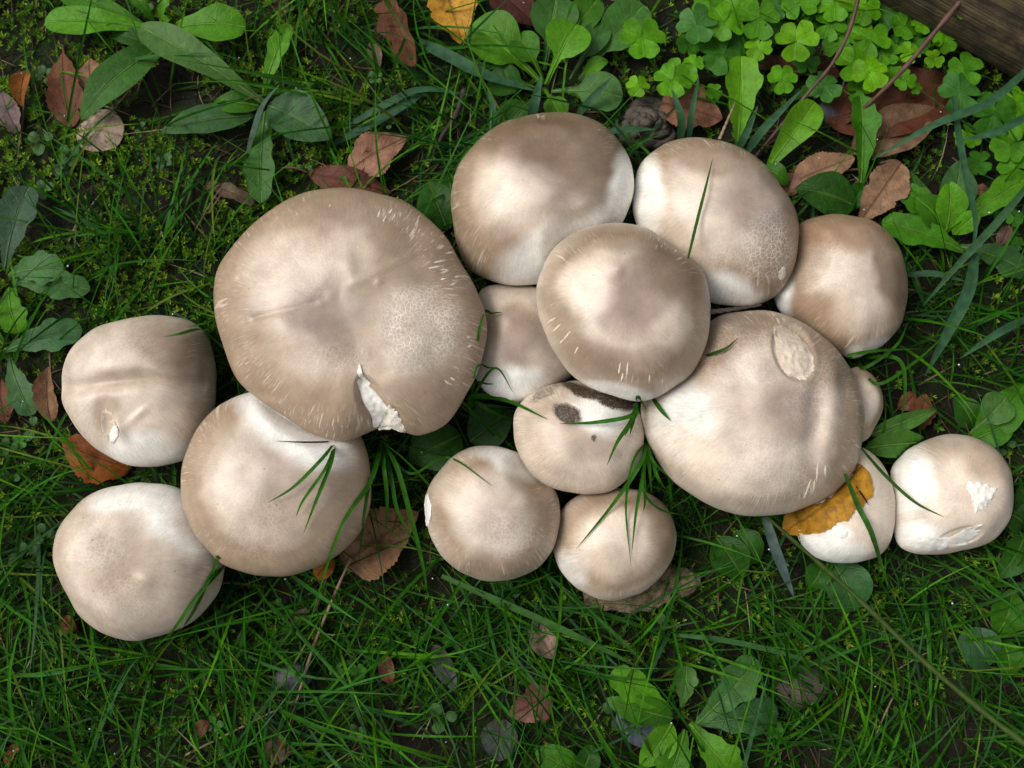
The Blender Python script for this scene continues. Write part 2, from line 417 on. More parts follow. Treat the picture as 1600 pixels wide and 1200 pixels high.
        for i, f in enumerate(gr):
            zz = s.zr+(edge_z-s.zr)*f-8+s.h*.22*(1-f)+(0 if i == 0 else 1)*2.5*np.where(np.arange(k) % 2, 1, -1)
            lim = (s.top(s.c[0]+f*R*np.cos(th), s.c[1]+f*R*np.sin(th))-10)
            rows.append(np.stack([s.c[0]+f*R*np.cos(th), s.c[1]+f*R*np.sin(th), np.minimum(zz, lim)], -1))
        GV = np.array(rows).reshape(-1, 3)
        mk('gills', GV, grid_faces(4, k, True), M_GILL, root, ped, smooth=False)
        # stem
        tt = np.linspace(0, 1, 10); zt = min(s.zr+s.h*.2, float(s.top(s.c[0], s.c[1]))-14)
        sp = np.stack([ped[0]+(s.c[0]-ped[0])*tt, ped[1]+(s.c[1]-ped[1])*tt, ped[2]-6+(zt-ped[2]+6)*tt], -1)
        sr = s.rm*(.27-.06*np.sin(tt*math.pi)+.05*(1-tt))
        SV, SF = tube(sp, sr, 20); mk('stem', SV, SF, M_STEM, root, ped)
        s.root, s.ped = root, ped
        return root
    def patch(s, name, poly, mat, lift=1.2, bulge=0.0, jag=.06, seed=1, lab=None, n=72, m=14):
        poly = spline(np.array(poly, float), n, True); c = poly.mean(0); d = poly-c
        j = 1+jag*(vnoise(np.arange(n)*.9, 0, 0, seed)-.5)*2+jag*.7*(vnoise(np.arange(n)*.37, 5, 0, seed)-.5)*2
        d = d*j[:, None]
        ff = np.linspace(0, 1, m); pts = c+ff[:, None, None]*d[None]
        u, v = pts[..., 0].ravel(), pts[..., 1].ravel()
        S = s.surf(u, v); f = np.repeat(ff, n)
        S[:, 2] += lift*np.where(f > .99, -.6, 1)+bulge*(1-f**2)+(vnoise(u/6, v/6, 0, seed)-.5)*2.4*(f < .99)
        o = mk(name, S, grid_faces(m, n, True)[:, ::-1], mat, s.capo, s.ped)
        if lab: o['label'] = lab
        return o

o = Cap
Cap('D', [(530,292),(580,296),(630,312),(670,340),(702,375),(724,415),(747,455),(760,500),(759,545),(746,590),(720,635),(692,668),(657,683),(632,677),(604,668),(574,678),(535,690),(495,681),(450,657),(410,630),(375,600),(350,555),(336,505),(332,460),(340,420),(362,385),(395,350),(435,318),(480,300)],
    158, 76, 2.7, .66, rings=(Tc*.85+Lc*.1, Tc*.55+Lc*.45, Tc*1.02, Tc*.92), seed=1, rim=.75,
    blobs=[(505,480,58,52,20,Mc,.85),(540,400,40,75,10,Lc,.5),(440,420,55,60,0,Lc*1.04,.6),(650,520,75,65,30,Lc*1.0,.5),(640,400,70,60,0,Tc*.8,.6),(560,330,120,26,5,Tc*.85,.6),(470,640,120,30,25,Tc*.95,.5)],
    feats=[('g',548,420,14,40,-5,4),('g',512,480,52,44,0,-5),('c',[(395,497),(470,478),(505,465)],5,-1.6),('c',[(500,470),(590,425),(640,400)],7,1.5),('g',530,455,8,12,30,-3),('g',500,445,20,12,-30,2),('g',592,440,6,6,0,2.5),('d',582,630,19,42,-24,-12),('d',614,658,16,20,0,-5),('g',640,560,45,45,0,4)],
    crackle=[(655,515,62,62,0,1.0),(520,560,60,30,0,.3),(470,420,70,50,0,.22)])
Cap('C', [(360,622),(320,655),(293,700),(283,745),(285,790),(300,830),(325,862),(355,885),(400,900),(450,900),(500,885),(540,860),(568,825),(580,780),(580,735),(568,690),(540,650),(490,620),(440,606),(395,610)],
    112, 82, 2.4, .62, rings=(Mc*1.1, Lc*.85+Tc*.15, Tc*1.05, Tc), seed=2, rim=.5,
    blobs=[(455,662,100,46,35,Wc,1.0),(330,690,40,50,0,Tc,.5),(390,750,60,50,0,Lc*1.06,.6),(440,805,60,40,0,Tc,.45),(520,800,40,60,0,Tc*.95,.4)], feats=[('g',470,770,40,30,0,-4)], crackle=[(400,820,60,60,0,.25)])
Cap('B', [(190,756),(235,753),(285,765),(325,800),(348,850),(352,890),(340,930),(310,965),(270,988),(215,1001),(165,992),(128,965),(108,930),(91,893),(86,860),(95,825),(115,795),(145,770)],
    66, 86, 2.3, .62, rings=(Lc*.5+Tc*.5, Lc, Lc*.55+Tc*.45, Lc*.8), seed=3, rim=.5,
    blobs=[(290,800,52,84,-40,Wc,1.0),(270,790,60,50,0,Wc,.7),(195,775,60,22,-15,Wc*.95,.85),(200,905,60,45,0,Tc*1.1,.5),(320,905,26,60,25,Tc*.9,.55)], feats=[('g',230,905,16,12,0,5),('g',120,870,45,40,0,8)], crackle=[(190,930,70,40,0,.3),(150,850,50,50,0,.4)])
Cap('A', [(263,493),(300,503),(325,528),(338,575),(335,640),(322,690),(288,718),(230,731),(185,722),(140,693),(112,655),(100,620),(103,575),(122,540),(160,510),(210,497)],
    60, 92, 2.6, .6, rings=(Lc*.8+Tc*.2, Lc, Lc*.85, Lc*1.05), seed=4, rim=.45,
    blobs=[(270,540,72,40,10,Tc*.92,.8),(225,590,110,12,-2,Tc*.95,.5),(230,705,70,30,-8,Wc*.98,.8),(290,660,30,50,0,Lc*1.15,.5),(160,640,24,34,10,Tc*1.05,.7),(330,560,16,60,0,Tc*.9,.6)],
    feats=[('c',[(105,607),(160,595),(220,590),(280,597),(335,600)],13,-11),('g',220,560,90,26,0,4),('g',165,655,12,38,-12,-7),('g',187,675,9,24,-20,6),('g',215,650,22,6,-40,4)], crackle=[(200,545,50,30,0,.3)])
Cap('E', [(880,179),(925,188),(960,212),(985,250),(992,290),(984,330),(965,360),(930,395),(890,425),(850,442),(800,447),(760,438),(728,415),(712,380),(705,330),(706,290),(718,255),(745,222),(780,197),(830,181)],
    108, 102, 2.2, .62, rings=(Mc*1.12, Lc*.8+Tc*.2, Tc*.95, Tc*.9), seed=5, rim=.7,
    blobs=[(865,222,125,46,8,Bc*1.15,.9),(930,255,58,56,0,Tc*.72,.8),(800,300,60,42,0,Lc*1.1,.7),(890,398,140,46,-30,Wc,1.0),(973,300,26,70,8,Wc,.95),(870,375,90,30,-25,Wc*.95,.5),(735,395,26,60,-20,Tc*.95,.6)], feats=[('g',850,270,60,50,0,-3)])
Cap('F', [(1050,220),(1100,219),(1150,232),(1190,258),(1220,295),(1242,330),(1248,370),(1243,410),(1228,445),(1200,470),(1160,479),(1115,475),(1070,450),(1030,410),(1003,370),(988,330),(990,290),(1000,255),(1020,235)],
    98, 92, 2.3, .62, rings=(Lc*.8+Tc*.2, Lc*.85, Tc, Tc*.95), seed=6, rim=.6,
    blobs=[(1110,245,110,24,10,Tc*.85,.8),(1006,310,28,62,8,Wc,1.0),(1050,340,50,50,0,Lc*1.12,.6),(1180,310,60,50,30,Mc*1.05,.7),(1135,455,60,28,12,Wc*.97,.95),(1215,430,30,36,20,Tc*.9,.6),(1080,410,45,40,40,Lc*1.08,.5)], crackle=[(1200,385,50,55,0,.75),(1150,400,50,40,0,.3)], feats=[('g',1222,427,9,12,20,-4)])
Cap('G', [(970,349),(1010,358),(1050,385),(1086,408),(1106,442),(1111,490),(1103,540),(1080,585),(1045,612),(1010,627),(975,625),(935,612),(900,592),(872,560),(850,520),(838,475),(838,440),(855,400),(885,370),(925,353)],
    166, 84, 2.6, .62, rings=(Mc*1.18, Lc*.75+Tc*.25, Tc*.86, Lc*.95), seed=7, rim=.95,
    blobs=[(1050,420,62,46,45,Bc*1.08,.8),(910,450,44,44,0,Lc*1.12,.7),(985,568,110,26,3,Tc*.72,.6),(960,375,70,20,0,Tc*.85,.6),(1050,515,30,26,0,Lc,.45),(880,520,26,70,-25,Tc*.88,.5),(940,608,90,12,12,Wc*.92,.7)], feats=[('g',985,470,60,50,0,-6),('g',968,420,10,8,0,4)])
Cap('H', [(760,447),(800,445),(850,450),(900,480),(915,530),(900,580),(870,605),(835,625),(800,630),(765,618),(745,595),(736,560),(738,500),(745,465)],
    78, 62, 2.3, .62, rings=(Mc*1.1, Lc*.7+Tc*.3, Lc*.85, Lc), seed=8, rim=.2,
    blobs=[(790,510,46,34,0,Tc*.95,.7),(790,600,60,28,0,Wc*.96,.95),(800,462,50,16,0,Lc*.95,.5)])
Cap('I', [(880,596),(930,598),(970,611),(995,637),(1007,670),(1003,710),(985,745),(955,768),(915,773),(870,765),(835,745),(810,710),(801,675),(805,640),(830,615)],
    100, 58, 2.5, .6, rings=(Lc*.55+Tc*.45, Lc*.75+Tc*.25, Lc*.6+Tc*.4, Lc), seed=9, rim=.8,
    blobs=[(935,645,55,32,10,Wc*.93,.9),(870,645,34,26,0,Tc,.6),(985,690,20,50,0,Lc*1.15,.5),(930,700,40,26,0,Mc*1.15,.5)],
    dust=[(887,644,22,17,25,1.0),(855,612,34,9,-25,.55),(912,608,40,10,22,1.0),(960,627,36,11,20,1.0),(925,682,6,6,0,.9)], feats=[('d',888,645,18,14,20,-2.5)])
Cap('J', [(755,695),(800,702),(840,725),(865,760),(876,800),(870,845),(850,880),(815,902),(775,909),(730,900),(695,875),(672,840),(664,800),(668,765),(690,730),(720,705)],
    84, 74, 2.4, .6, rings=(Lc*.4+Mc*.7, Lc*.85, Tc*.95, Lc*.85), seed=10, rim=.75,
    blobs=[(800,720,60,22,20,Wc*.93,.8),(790,885,90,20,-5,Tc*.82,.6),(720,770,40,34,0,Lc*1.1,.5),(845,790,26,46,0,Tc,.5)], crackle=[(795,840,40,34,0,.45)])
Cap('K', [(960,762),(1000,765),(1035,785),(1053,815),(1057,850),(1045,885),(1020,915),(985,933),(950,939),(910,925),(880,900),(866,870),(864,835),(875,800),(900,775),(930,765)],
    66, 72, 2.3, .62, rings=(Lc, Lc*1.02, Tc*1.05, Lc*.95), seed=11, rim=.6,
    blobs=[(940,835,46,46,0,Lc*1.1,.6),(1035,820,20,60,-5,Tc*.9,.8),(920,790,40,20,-20,Tc,.6),(890,890,34,30,45,Wc*.92,.6),(960,880,60,24,0,Tc*1.05,.4)])
Cap('L', [(1170,482),(1210,487),(1260,508),(1300,540),(1330,580),(1348,625),(1351,670),(1342,715),(1320,755),(1280,785),(1230,802),(1180,807),(1130,800),(1080,775),(1035,735),(1010,690),(1000,650),(1010,610),(1040,575),(1080,545),(1100,510),(1130,490)],
    104, 104, 2.3, .63, rings=(Lc*.5+Mc*.6, Lc*.85+Tc*.1, Tc*1.0, Lc*.8), seed=12, rim=.7,
    blobs=[(1300,560,60,60,40,Tc*.72,.8),(1160,515,80,30,-10,Tc*.9,.6),(1065,650,52,60,0,Wc*.74,.9),(1100,720,80,36,35,Lc*1.2,.8),(1245,640,46,46,0,Mc*1.0,.7),(1190,735,60,36,0,Lc*1.08,.6),(1325,690,26,70,10,Tc*.85,.7),(1150,600,40,34,0,Lc,.4),(1290,680,16,70,8,Lc*.98,.5)],
    feats=[('d',1241,551,28,42,-24,-10),('g',1272,640,14,110,6,-6),('g',1298,640,12,110,6,4)], crackle=[(1160,555,70,60,0,.4),(1200,730,80,50,0,.5),(1280,620,60,60,0,.25)])
Cap('M', [(1290,336),(1330,338),(1365,350),(1395,380),(1412,420),(1416,465),(1408,505),(1385,535),(1355,553),(1330,561),(1300,545),(1250,510),(1215,480),(1208,440),(1220,390),(1245,350)],
    72, 86, 2.2, .62, rings=(Lc*.75+Tc*.2, Lc*.7+Tc*.3, Tc*.9, Tc*.85), seed=13, rim=.5,
    blobs=[(1305,365,80,30,0,np.array((.30,.185,.11)),.85),(1290,500,50,36,30,np.array((.42,.28,.18)),.8),(1390,420,24,70,-15,Bc*1.2,.8),(1222,460,20,44,10,Wc*.9,.95),(1350,500,46,40,0,Lc,.5),(1355,550,40,14,-20,Wc*.85,.7)], crackle=[(1300,420,50,40,0,.3)])
Cap('N', [(1335,573),(1360,585),(1375,610),(1378,640),(1365,670),(1350,690),(1320,690),(1300,650),(1305,600)],
    54, 40, 2.3, .62, rings=(Lc, Lc*.9, Tc, Lc*.9), seed=14, rim=.3)
Cap('O', [(1350,700),(1380,730),(1395,770),(1397,810),(1390,845),(1370,870),(1335,880),(1290,878),(1260,860),(1247,835),(1243,800),(1255,760),(1280,720),(1315,700)],
    54, 66, 2.4, .62, rings=(Lc*1.1, Lc*1.12, Lc*1.05, Lc*1.1), seed=15, rim=.3,
    blobs=[(1290,860,60,26,10,Wc,.9),(1360,750,30,40,0,Lc*.9,.6),(1310,832,20,14,0,Wc,.8)])
Cap('P', [(1470,680),(1510,680),(1550,700),(1573,735),(1579,780),(1570,820),(1545,848),(1500,862),(1455,868),(1410,857),(1396,820),(1392,770),(1394,730),(1415,705),(1440,690)],
    58, 74, 2.6, .6, rings=(Lc*1.1, Lc*1.12, Lc*.85, Lc*1.0), seed=16, rim=.5,
    blobs=[(1420,750,36,60,0,Wc,.9),(1540,720,40,30,30,Tc*1.05,.7),(1470,700,40,16,0,Tc*1.1,.5),(1430,840,46,24,0,Wc,.9)], feats=[('d',1502,838,32,12,-14,-4)])
for lo, ups in dict(C='D', B='C', A='C', H='DGE', E='G', F='GE', I='G', L='GF', M='LF', N='LM', O='L', J='I', K='IJ').items():
    CAPS[lo].above = [CAPS[k] for k in ups]
LAB = dict(D='largest mushroom with a wide flat tan cap torn at its edge',
 C='tan mushroom tucked under the largest flat cap with a white shaded band',
 B='pale mushroom with knobbly outline half under a tan cap, beside open grass',
 A='cream mushroom with a crease across its domed cap and a gouge',
 E='domed brown mushroom with white lower edge, behind the cluster centre by spoon-shaped leaves',
 F='tan domed mushroom with fine crackle and a thin grass blade lying over it',
 G='brown mushroom on top of the cluster, its rim ringed with pale cracks',
 H='small pale mushroom wedged between the largest flat cap and the topmost cap',
 I='small mushroom with a dark gritty spot and soil on its cap',
 J='round tan mushroom touching the gritty small one, with a torn white edge nick',
 K='small round cream mushroom with grass blades across it, beside a piece of bark',
 L='broad domed mushroom with an oval bite scar on its cap',
 M='reddish brown domed mushroom beside brown fallen leaves, partly under the broad one',
 N='tiny mushroom almost hidden behind the broad bite-scarred cap',
 O='small cream mushroom carrying a yellow leaf under the broad cap',
 P='cream mushroom with bright white scraped patch and chewed lower edge')
for k in 'DCBAEFGHIJKLMNOP': CAPS[k].build(LAB[k])
c = CAPS['D']
c.patch('torn_flesh', [(558,596),(566,593),(585,610),(604,634),(606,650),(594,664),(584,668),(580,650),(568,628)], M_WHITE, 1.2, 1.0, .04, 3, 'white torn flesh in a wedge split')
c.patch('torn_skin', [(604,636),(618,640),(628,660),(632,676),(612,671),(592,672),(598,660)], M_FLESH, 1.4, 2.5, .10, 4, 'curled cream skin beside the split')
c.patch('torn_flesh', [(558,580),(563,571),(567,585),(580,600),(574,602),(565,593)], M_WHITE, 1.6, 1, .12, 5)
for i, (u, v, l, a) in enumerate([(700,402,20,10),(690,412,18,12),(712,418,16,15),(722,440,9,20),(728,428,10,8),(703,432,8,5),(596,322,9,70),(606,330,8,60),(512,312,8,70),(615,318,7,55),(745,530,7,8),(748,545,6,15),(712,606,9,-30),(720,600,7,-35),(714,388,9,10)]):
    a = math.radians(a); d = np.array([math.cos(a), -math.sin(a)]); q = np.array([math.sin(a), math.cos(a)])
    ctr = np.array([u, v], float)
    ctr = ctr+(np.array([545., 488.])-ctr)*.07; l *= .75
    c.patch('skin_crack', [ctr-d*l, ctr+q*2.2, ctr+d*l, ctr-q*1.6], M_CRACK, .5, .2, .14, 20+i, n=24, m=4)
c = CAPS['L']
c.patch('bite_scar', [(1208,512),(1222,508),(1245,522),(1266,545),(1274,573),(1263,590),(1250,594),(1228,584),(1214,560),(1210,538)], M_BITE, 1.0, 2.0, .05, 6, 'oval pale bite scar with frayed edge')
for i, (u, v, l, a) in enumerate([(1277,738,18,85),(1290,735,14,90),(1262,765,20,70),(1255,780,14,65),(1272,760,12,80)]):
    a = math.radians(a); d = np.array([math.cos(a), -math.sin(a)]); q = np.array([math.sin(a), math.cos(a)]); ctr = np.array([u, v], float)
    c.patch('skin_crack', [ctr-d*l, ctr+q*2, ctr+d*l, ctr-q*1.6], M_CRACK, .5, .2, .14, 40+i, n=24, m=4)
c = CAPS['G']
for i, (u, v, l, a) in enumerate([(938,590,12,80),(968,575,10,80),(980,578,14,84),(972,590,8,80),(1015,592,7,88),(1035,598,7,90),(885,525,13,50),(870,512,9,45),(862,500,8,35),(858,478,7,20),(900,548,8,60),(877,534,7,52)]):
    a = math.radians(a); d = np.array([math.cos(a), -math.sin(a)]); q = np.array([math.sin(a), math.cos(a)]); ctr = np.array([u, v], float)
    c.patch('skin_crack', [ctr-d*l, ctr+q*1.7, ctr+d*l, ctr-q*1.4], M_CRACK, .5, .2, .14, 60+i, n=24, m=4)
CAPS['P'].patch('scraped_patch', [(1508,758),(1525,754),(1545,758),(1556,766),(1546,782),(1536,796),(1524,800),(1520,782)], M_WHITE, 1.6, 1.5, .16, 8, 'bright white scraped patch')
CAPS['P'].patch('chewed_edge', [(1408,838),(1430,846),(1460,842),(1490,838),(1508,827),(1528,822),(1536,831),(1518,846),(1490,856),(1455,863),(1422,857)], M_WHITE, 1.4, 1.6, .20, 9, 'ragged chewed white edge')
CAPS['J'].patch('torn_flesh', [(663,785),(668,772),(674,790),(672,815),(666,820)], M_WHITE, 1.6, 1.5, .1, 11, 'white torn nick')
CAPS['A'].patch('gouge', [(158,648),(168,640),(178,652),(182,672),(172,690),(162,678)], M_BITE, .8, -1, .12, 12, 'tan gouge')
CAPS['A'].patch('torn_flesh', [(172,676),(180,664),(186,674),(180,690),(174,692)], M_WHITE, 1.6, 2, .12, 13)
CAPS['F'].patch('nick', [(1217,425),(1226,416),(1228,428),(1222,438),(1216,436)], M_FLESH, 1.0, .6, .1, 14)
CAPS['O'].patch('scraped_patch', [(1300,828),(1316,824),(1324,836),(1316,842)], M_WHITE, 1.0, .8, .2, 15)

def cap_at(u, v):
    """highest cap surface seen at pixel, or None"""
    best = None
    for c in CAPS.values():
        p = c.surf(np.array([u], float), np.array([v], float))[0]
        if c.rho(p[0], p[1]) < 1 and (best is None or p[2] > best): best = p[2]
    return best
def on(u, v, off=6.0):
    z = cap_at(u, v)
    return (0 if z is None else z)+off

# ------------------------------------------------------------------ leaves
rng = random.Random(11)
CLEAR = []      # where a leaf lies over the lawn and fewer blades grow
def leaf_w(kind, t):
    t = np.asarray(t, float)
    if kind == 'spoon': return np.where(t < .38, .10+.10*(t/.38)**2, 0)+np.where(t >= .38, .2*np.clip(1-(t-.38)/.12, 0, 1)+np.sqrt(np.clip(1-((t-.70)/.305)**2, 0, 1)), 0)
    if kind == 'oblanc': return np.clip(.16+.86*np.clip((t-.05)/.62, 0, 1)**.95, 0, 1)*np.sqrt(np.clip(1-np.clip((t-.66)/.345, 0, 1)**2.2, 0, 1))
    if kind == 'ovate': return np.sin(math.pi*np.clip(t, 0, 1)**.85)**.75*.98+.06*(1-t)
    if kind == 'lobed': return leaf_w('oblanc', t)*(.80+.20*np.abs(np.sin(t*11+.6)))*(1-.07*np.abs(np.sin(t*31)))
    if kind == 'birch': return np.clip(np.sin(math.pi*np.clip(t, 0.0, 1)**.72)**.8, 0, 1)*(1-.09*((t*19) % 1.0)-.05*((t*7+.3) % 1.0))
    if kind == 'round': return np.sqrt(np.clip(1-(2*t-1)**2, 0, 1))
    if kind == 'strip': return np.clip(np.sin(math.pi*t)**.35, 0, 1)*(.85+.15*np.sin(t*17))
def leaf_mesh(base, tip, width, kind, arch=10, cup=.25, wrinkle=3.0, roll=0.0, nl=26, nw=9, seed=0, tint=(.05, .13, .02), var=.12, twist=0.0, bend=0.0):
    base = np.asarray(base, float); tip = np.asarray(tip, float)
    t = np.linspace(0, 1, nl); sv = np.linspace(-1, 1, nw)
    ax = tip-base; L = np.linalg.norm(ax); hz = np.array([ax[0], ax[1], 0.]); hz /= np.linalg.norm(hz)+1e-9
    side = np.array([-hz[1], hz[0], 0])
    P = base+ax*t[:, None]; P = P+np.array([0, 0, 1.])*(arch*4*t*(1-t))[:, None]+side*(bend*4*t*(1-t))[:, None]
    w = leaf_w(kind, t)*width/2*(1+(.55 if kind in ('birch', 'strip') else .10)*(fbm(t*6+seed, 0*t, 0, seed+9)-.5))
    rl = math.radians(roll)+math.radians(twist)*(t-.5)
    cs, sn = np.cos(rl), np.sin(rl)
    asym = 1+.06*np.sin(seed+t*5)
    off = sv[None]*w[:, None]*np.where(sv[None] > 0, asym[:, None], (2-asym)[:, None])
    upo = cup*np.abs(off)**1.15+wrinkle*(fbm(off/26+seed*3.1, (t*L/26)[:, None]+0*off, 0, seed)-.5)*2*np.clip(np.abs(sv), .25, 1)[None]
    upo = upo+wrinkle*.5*np.abs(sv[None])**2*np.sin(t*L/14+seed)[:, None]
    V = P[:, None]+off[..., None]*(cs[:, None]*side+sn[:, None]*np.array([0, 0, 1.]))[:, None]+upo[..., None]*(-sn[:, None]*side+cs[:, None]*np.array([0, 0, 1.]))[:, None]
    V = V.reshape(-1, 3)
    luv = np.stack([np.repeat(t, nw)*(L/110)+.0, np.tile(sv, nl), np.full(nl*nw, seed*.37 % 1)], -1)
    k = 1+var*(fbm(V[:, 0]/30, V[:, 1]/30, 0, seed+5)-.5)*2
    C = np.array(tint)[None]*k[:, None]
    if tint[0] > tint[1]: C = C*np.array([1.02, .98, .84])
    return V, grid_faces(nl, nw)[:, ::-1], {'tint': np.c_[C, np.ones(len(C))], 'luv': luv}
def lift(V, m=2.0):
    V = V.copy(); g = gz(V[:, 0], V[:, 1])+m; V[:, 2] = np.maximum(V[:, 2], g); return V
def avoid_caps(V, m=7):
    """keep a leaf below the caps standing over it"""
    V = V.copy()
    for c in CAPS.values():
        r = c.rho(V[:, 0], V[:, 1]); k = r < 1.03
        lim = np.full(len(V), c.zr-16.0)
        V[k, 2] = np.minimum(V[k, 2], np.maximum(lim[k]-m, 3))
    return V
G1, G2, G3, G4, G5 = (.050, .185, .005), (.085, .265, .007), (.022, .095, .005), (.085, .205, .036), (.12, .33, .007)
def plant(name, center, leaves, label, cat='plant', group=None, zc=12):
    ctr = G(*center, zc); org = np.array([ctr[0], ctr[1], float(gz(ctr[0], ctr[1]))])
    root = empty(name, org, label, cat, group)
    for i, lf in enumerate(leaves):
        (bu, bv), (tu, tv), wd, kind, zt, tint = lf[:6]; kw = lf[6] if len(lf) > 6 else {}
        zb = kw.pop('zb', 22)
        d = dict(arch=12, cup=.16, wrinkle=2.6, seed=int(bu+tv) % 97); d.update(kw)
        ze = zt
        V, Fc, A = leaf_mesh(G(bu, bv, zb), G(tu, tv, ze), wd*1.0, kind, tint=tint, **d)
        V = avoid_caps(lift(V)); CLEAR.append((*V.mean(0)[:2], wd*.6+6))
        o = mk('leaf', V, Fc, M_LEAF, root, org, A)
        if math.hypot(tu-bu, tv-bv) > 70:
            mp = V.reshape(26, 9, 3)[:23, 4]+[0, 0, .3]
            MV, MF = tube(mp, np.linspace(2.0, .6, 23), 6)
            mk('midrib', MV, MF, M_GRASS, o, org, {'tint': col4(np.array(tint)*1.1+np.array([.07, .085, .03]), len(MV))})
    # short crown that the leaves spring from
    SV, SF = tube(np.stack([org+[0, 0, -6], org+[0, 0, 6], org+[0, 0, zc]]), [7, 8, 4], 8)
    mk('crown', SV, SF, M_GRASS, root, org, {'tint': col4((.10, .14, .05), len(SV))})
    return root
plant('leafy_weed', (255, 50), [
 ((245,46),(70,34),50,'oblanc',42,G2), ((232,44),(92,-14),46,'oblanc',40,G1), ((263,48),(384,42),64,'oblanc',44,G2,dict(arch=16)),
 ((250,78),(126,188),64,'ovate',34,(.05,.165,.018),dict(arch=24,zb=30)), ((252,40),(262,-6),22,'lobed',50,G2), ((243,38),(212,-8),24,'oblanc',52,G1),
 ((235,70),(172,55),30,'ovate',22,G3), ((258,45),(268,30),16,'ovate',38,G2)],
 'leafy weed with smooth oval leaves beside a reddish fallen leaf')
plant('dandelion', (412, 158), [
 ((412,160),(219,42),56,'oblanc',58,G4,dict(arch=20,zb=36)), ((410,152),(452,38),38,'lobed',40,G2), ((406,166),(332,164),38,'ovate',26,G1),
 ((396,180),(251,206),46,'ovate',24,(.042,.12,.028)), ((420,165),(520,218),78,'ovate',34,(.06,.15,.05),dict(wrinkle=5)), ((414,175),(408,316),54,'lobed',24,(.06,.17,.03))],
 'weed rosette with long pale-ribbed leaves behind the largest mushroom')
plant('daisy_plant', (852, 138), [
 ((848,132),(738,38),84,'spoon',42,G2), ((850,128),(806,54),50,'spoon',46,G1), ((853,132),(902,38),72,'spoon',62,G2,dict(arch=18,zb=36)),
 ((850,110),(870,-4),76,'spoon',34,(.06,.17,.028)), ((870,95),(934,-2),54,'spoon',36,G1), ((890,125),(946,38),46,'spoon',40,(.055,.16,.03)),
 ((905,125),(1006,8),74,'spoon',34,(.055,.17,.025)), ((862,143),(972,152),66,'spoon',36,(.085,.21,.05)), ((845,140),(762,128),56,'spoon',24,G3),
 ((846,145),(784,206),54,'spoon',22,G3), ((850,140),(876,186),40,'spoon',30,G2), ((910,118),(950,96),26,'ovate',44,G2)],
 'plant with glossy spoon-shaped leaves growing behind a domed brown mushroom')
plant('dandelion', (1155, 228), [((1152,232),(1158,88),64,'lobed',58,G5,dict(cup=.3)), ((1196,268),(1274,160),54,'oblanc',56,G5,dict(cup=.22)), ((1190,262),(1232,290),30,'ovate',26,G1)],
 'weed with two upright bright green toothed leaves beside a tan mushroom')
plant('dandelion', (1345, 285), [((1345,290),(1344,150),50,'lobed',48,G1,dict(cup=.4)), ((1335,322),(1242,294),70,'ovate',44,G3,dict(wrinkle=3,zb=40)), ((1352,290),(1322,330),36,'ovate',22,G3)],
 'dark weed growing between two beige fallen leaves')
plant('dandelion', (1476, 364), [((1474,360),(1408,296),52,'lobed',40,G1), ((1478,352),(1500,250),56,'ovate',46,(.06,.16,.04),dict(wrinkle=5)), ((1472,358),(1428,308),50,'ovate',48,G1), ((1478,362),(1482,282),50,'ovate',50,G2),
 ((1480,358),(1608,276),52,'lobed',44,G2), ((1507,394),(1378,346),58,'lobed',30,G1), ((1500,385),(1604,425),56,'lobed',30,(.045,.13,.03)), ((1488,366),(1530,330),30,'ovate',50,G2), ((1470,372),(1410,258),26,'ovate',26,G3)],
 'crowded weed rosette of ribbed green leaves beside the reddish brown mushroom')
plant('dandelion', (22, 430), [((8,420),(46,292),70,'lobed',34,(.05,.11,.055)), ((14,430),(100,418),60,'lobed',36,(.065,.17,.045),dict(wrinkle=4)), ((20,440),(140,452),50,'lobed',28,(.06,.16,.04)), ((15,450),(30,520),56,'lobed',26,G2)],
 'grey-green lobed weed leaves at the edge of the mossy patch')
plant('dandelion', (12, 545), [((10,548),(128,514),58,'lobed',30,(.05,.14,.045)), ((15,560),(52,648),50,'lobed',26,(.06,.15,.045)), ((8,540),(-40,470),50,'lobed',26,G1)],
 'low lobed weed beside the creased cream mushroom')
plant('dandelion', (1060, 1120), [((1050,1110),(955,1050),54,'lobed',40,G2), ((1052,1122),(945,1092),42,'ovate',34,G1), ((1085,1135),(1182,1030),62,'lobed',34,(.06,.17,.035)), ((1078,1130),(1150,1215),64,'lobed',44,G2), ((1070,1140),(1040,1225),60,'lobed',30,G1), ((1090,1130),(1215,1110),58,'lobed',24,(.04,.12,.03)), ((1065,1105),(1072,1040),40,'lobed',30,G4), ((1050,1130),(1000,1200),44,'ovate',26,G2)],
 'spreading toothed weed rosette in the grass beside a blue-grey dead leaf')
plant('dandelion', (900, 1200), [((905,1205),(835,1170),50,'ovate',30,G1), ((910,1205),(925,1160),36,'ovate',30,G3)], 'weed with two dark leaves in the grass beside a dark curled leaf')
plant('leafy_weed', (690, 330), [((700,360),(668,282),62,'ovate',28,G3,dict(wrinkle=5)), ((715,350),(700,270),40,'ovate',24,G3)], 'dark green leaf tucked between the largest mushroom and the domed brown one')
plant('leafy_weed', (705, 700), [((720,680),(640,720),80,'ovate',26,G3), ((735,690),(800,640),66,'ovate',28,(.024,.085,.015)), ((730,700),(680,750),50,'ovate',18,G3)], 'shaded dark broad leaves in the gap below the largest mushroom')
plant('leafy_weed', (1370, 685), [((1352,700),(1452,690),40,'ovate',52,(.07,.22,.02),dict(arch=14,zb=40)), ((1358,680),(1462,640),26,'ovate',48,(.07,.19,.025),dict(zb=40))], 'two bright green leaves poking out beside the tiny hidden mushroom')
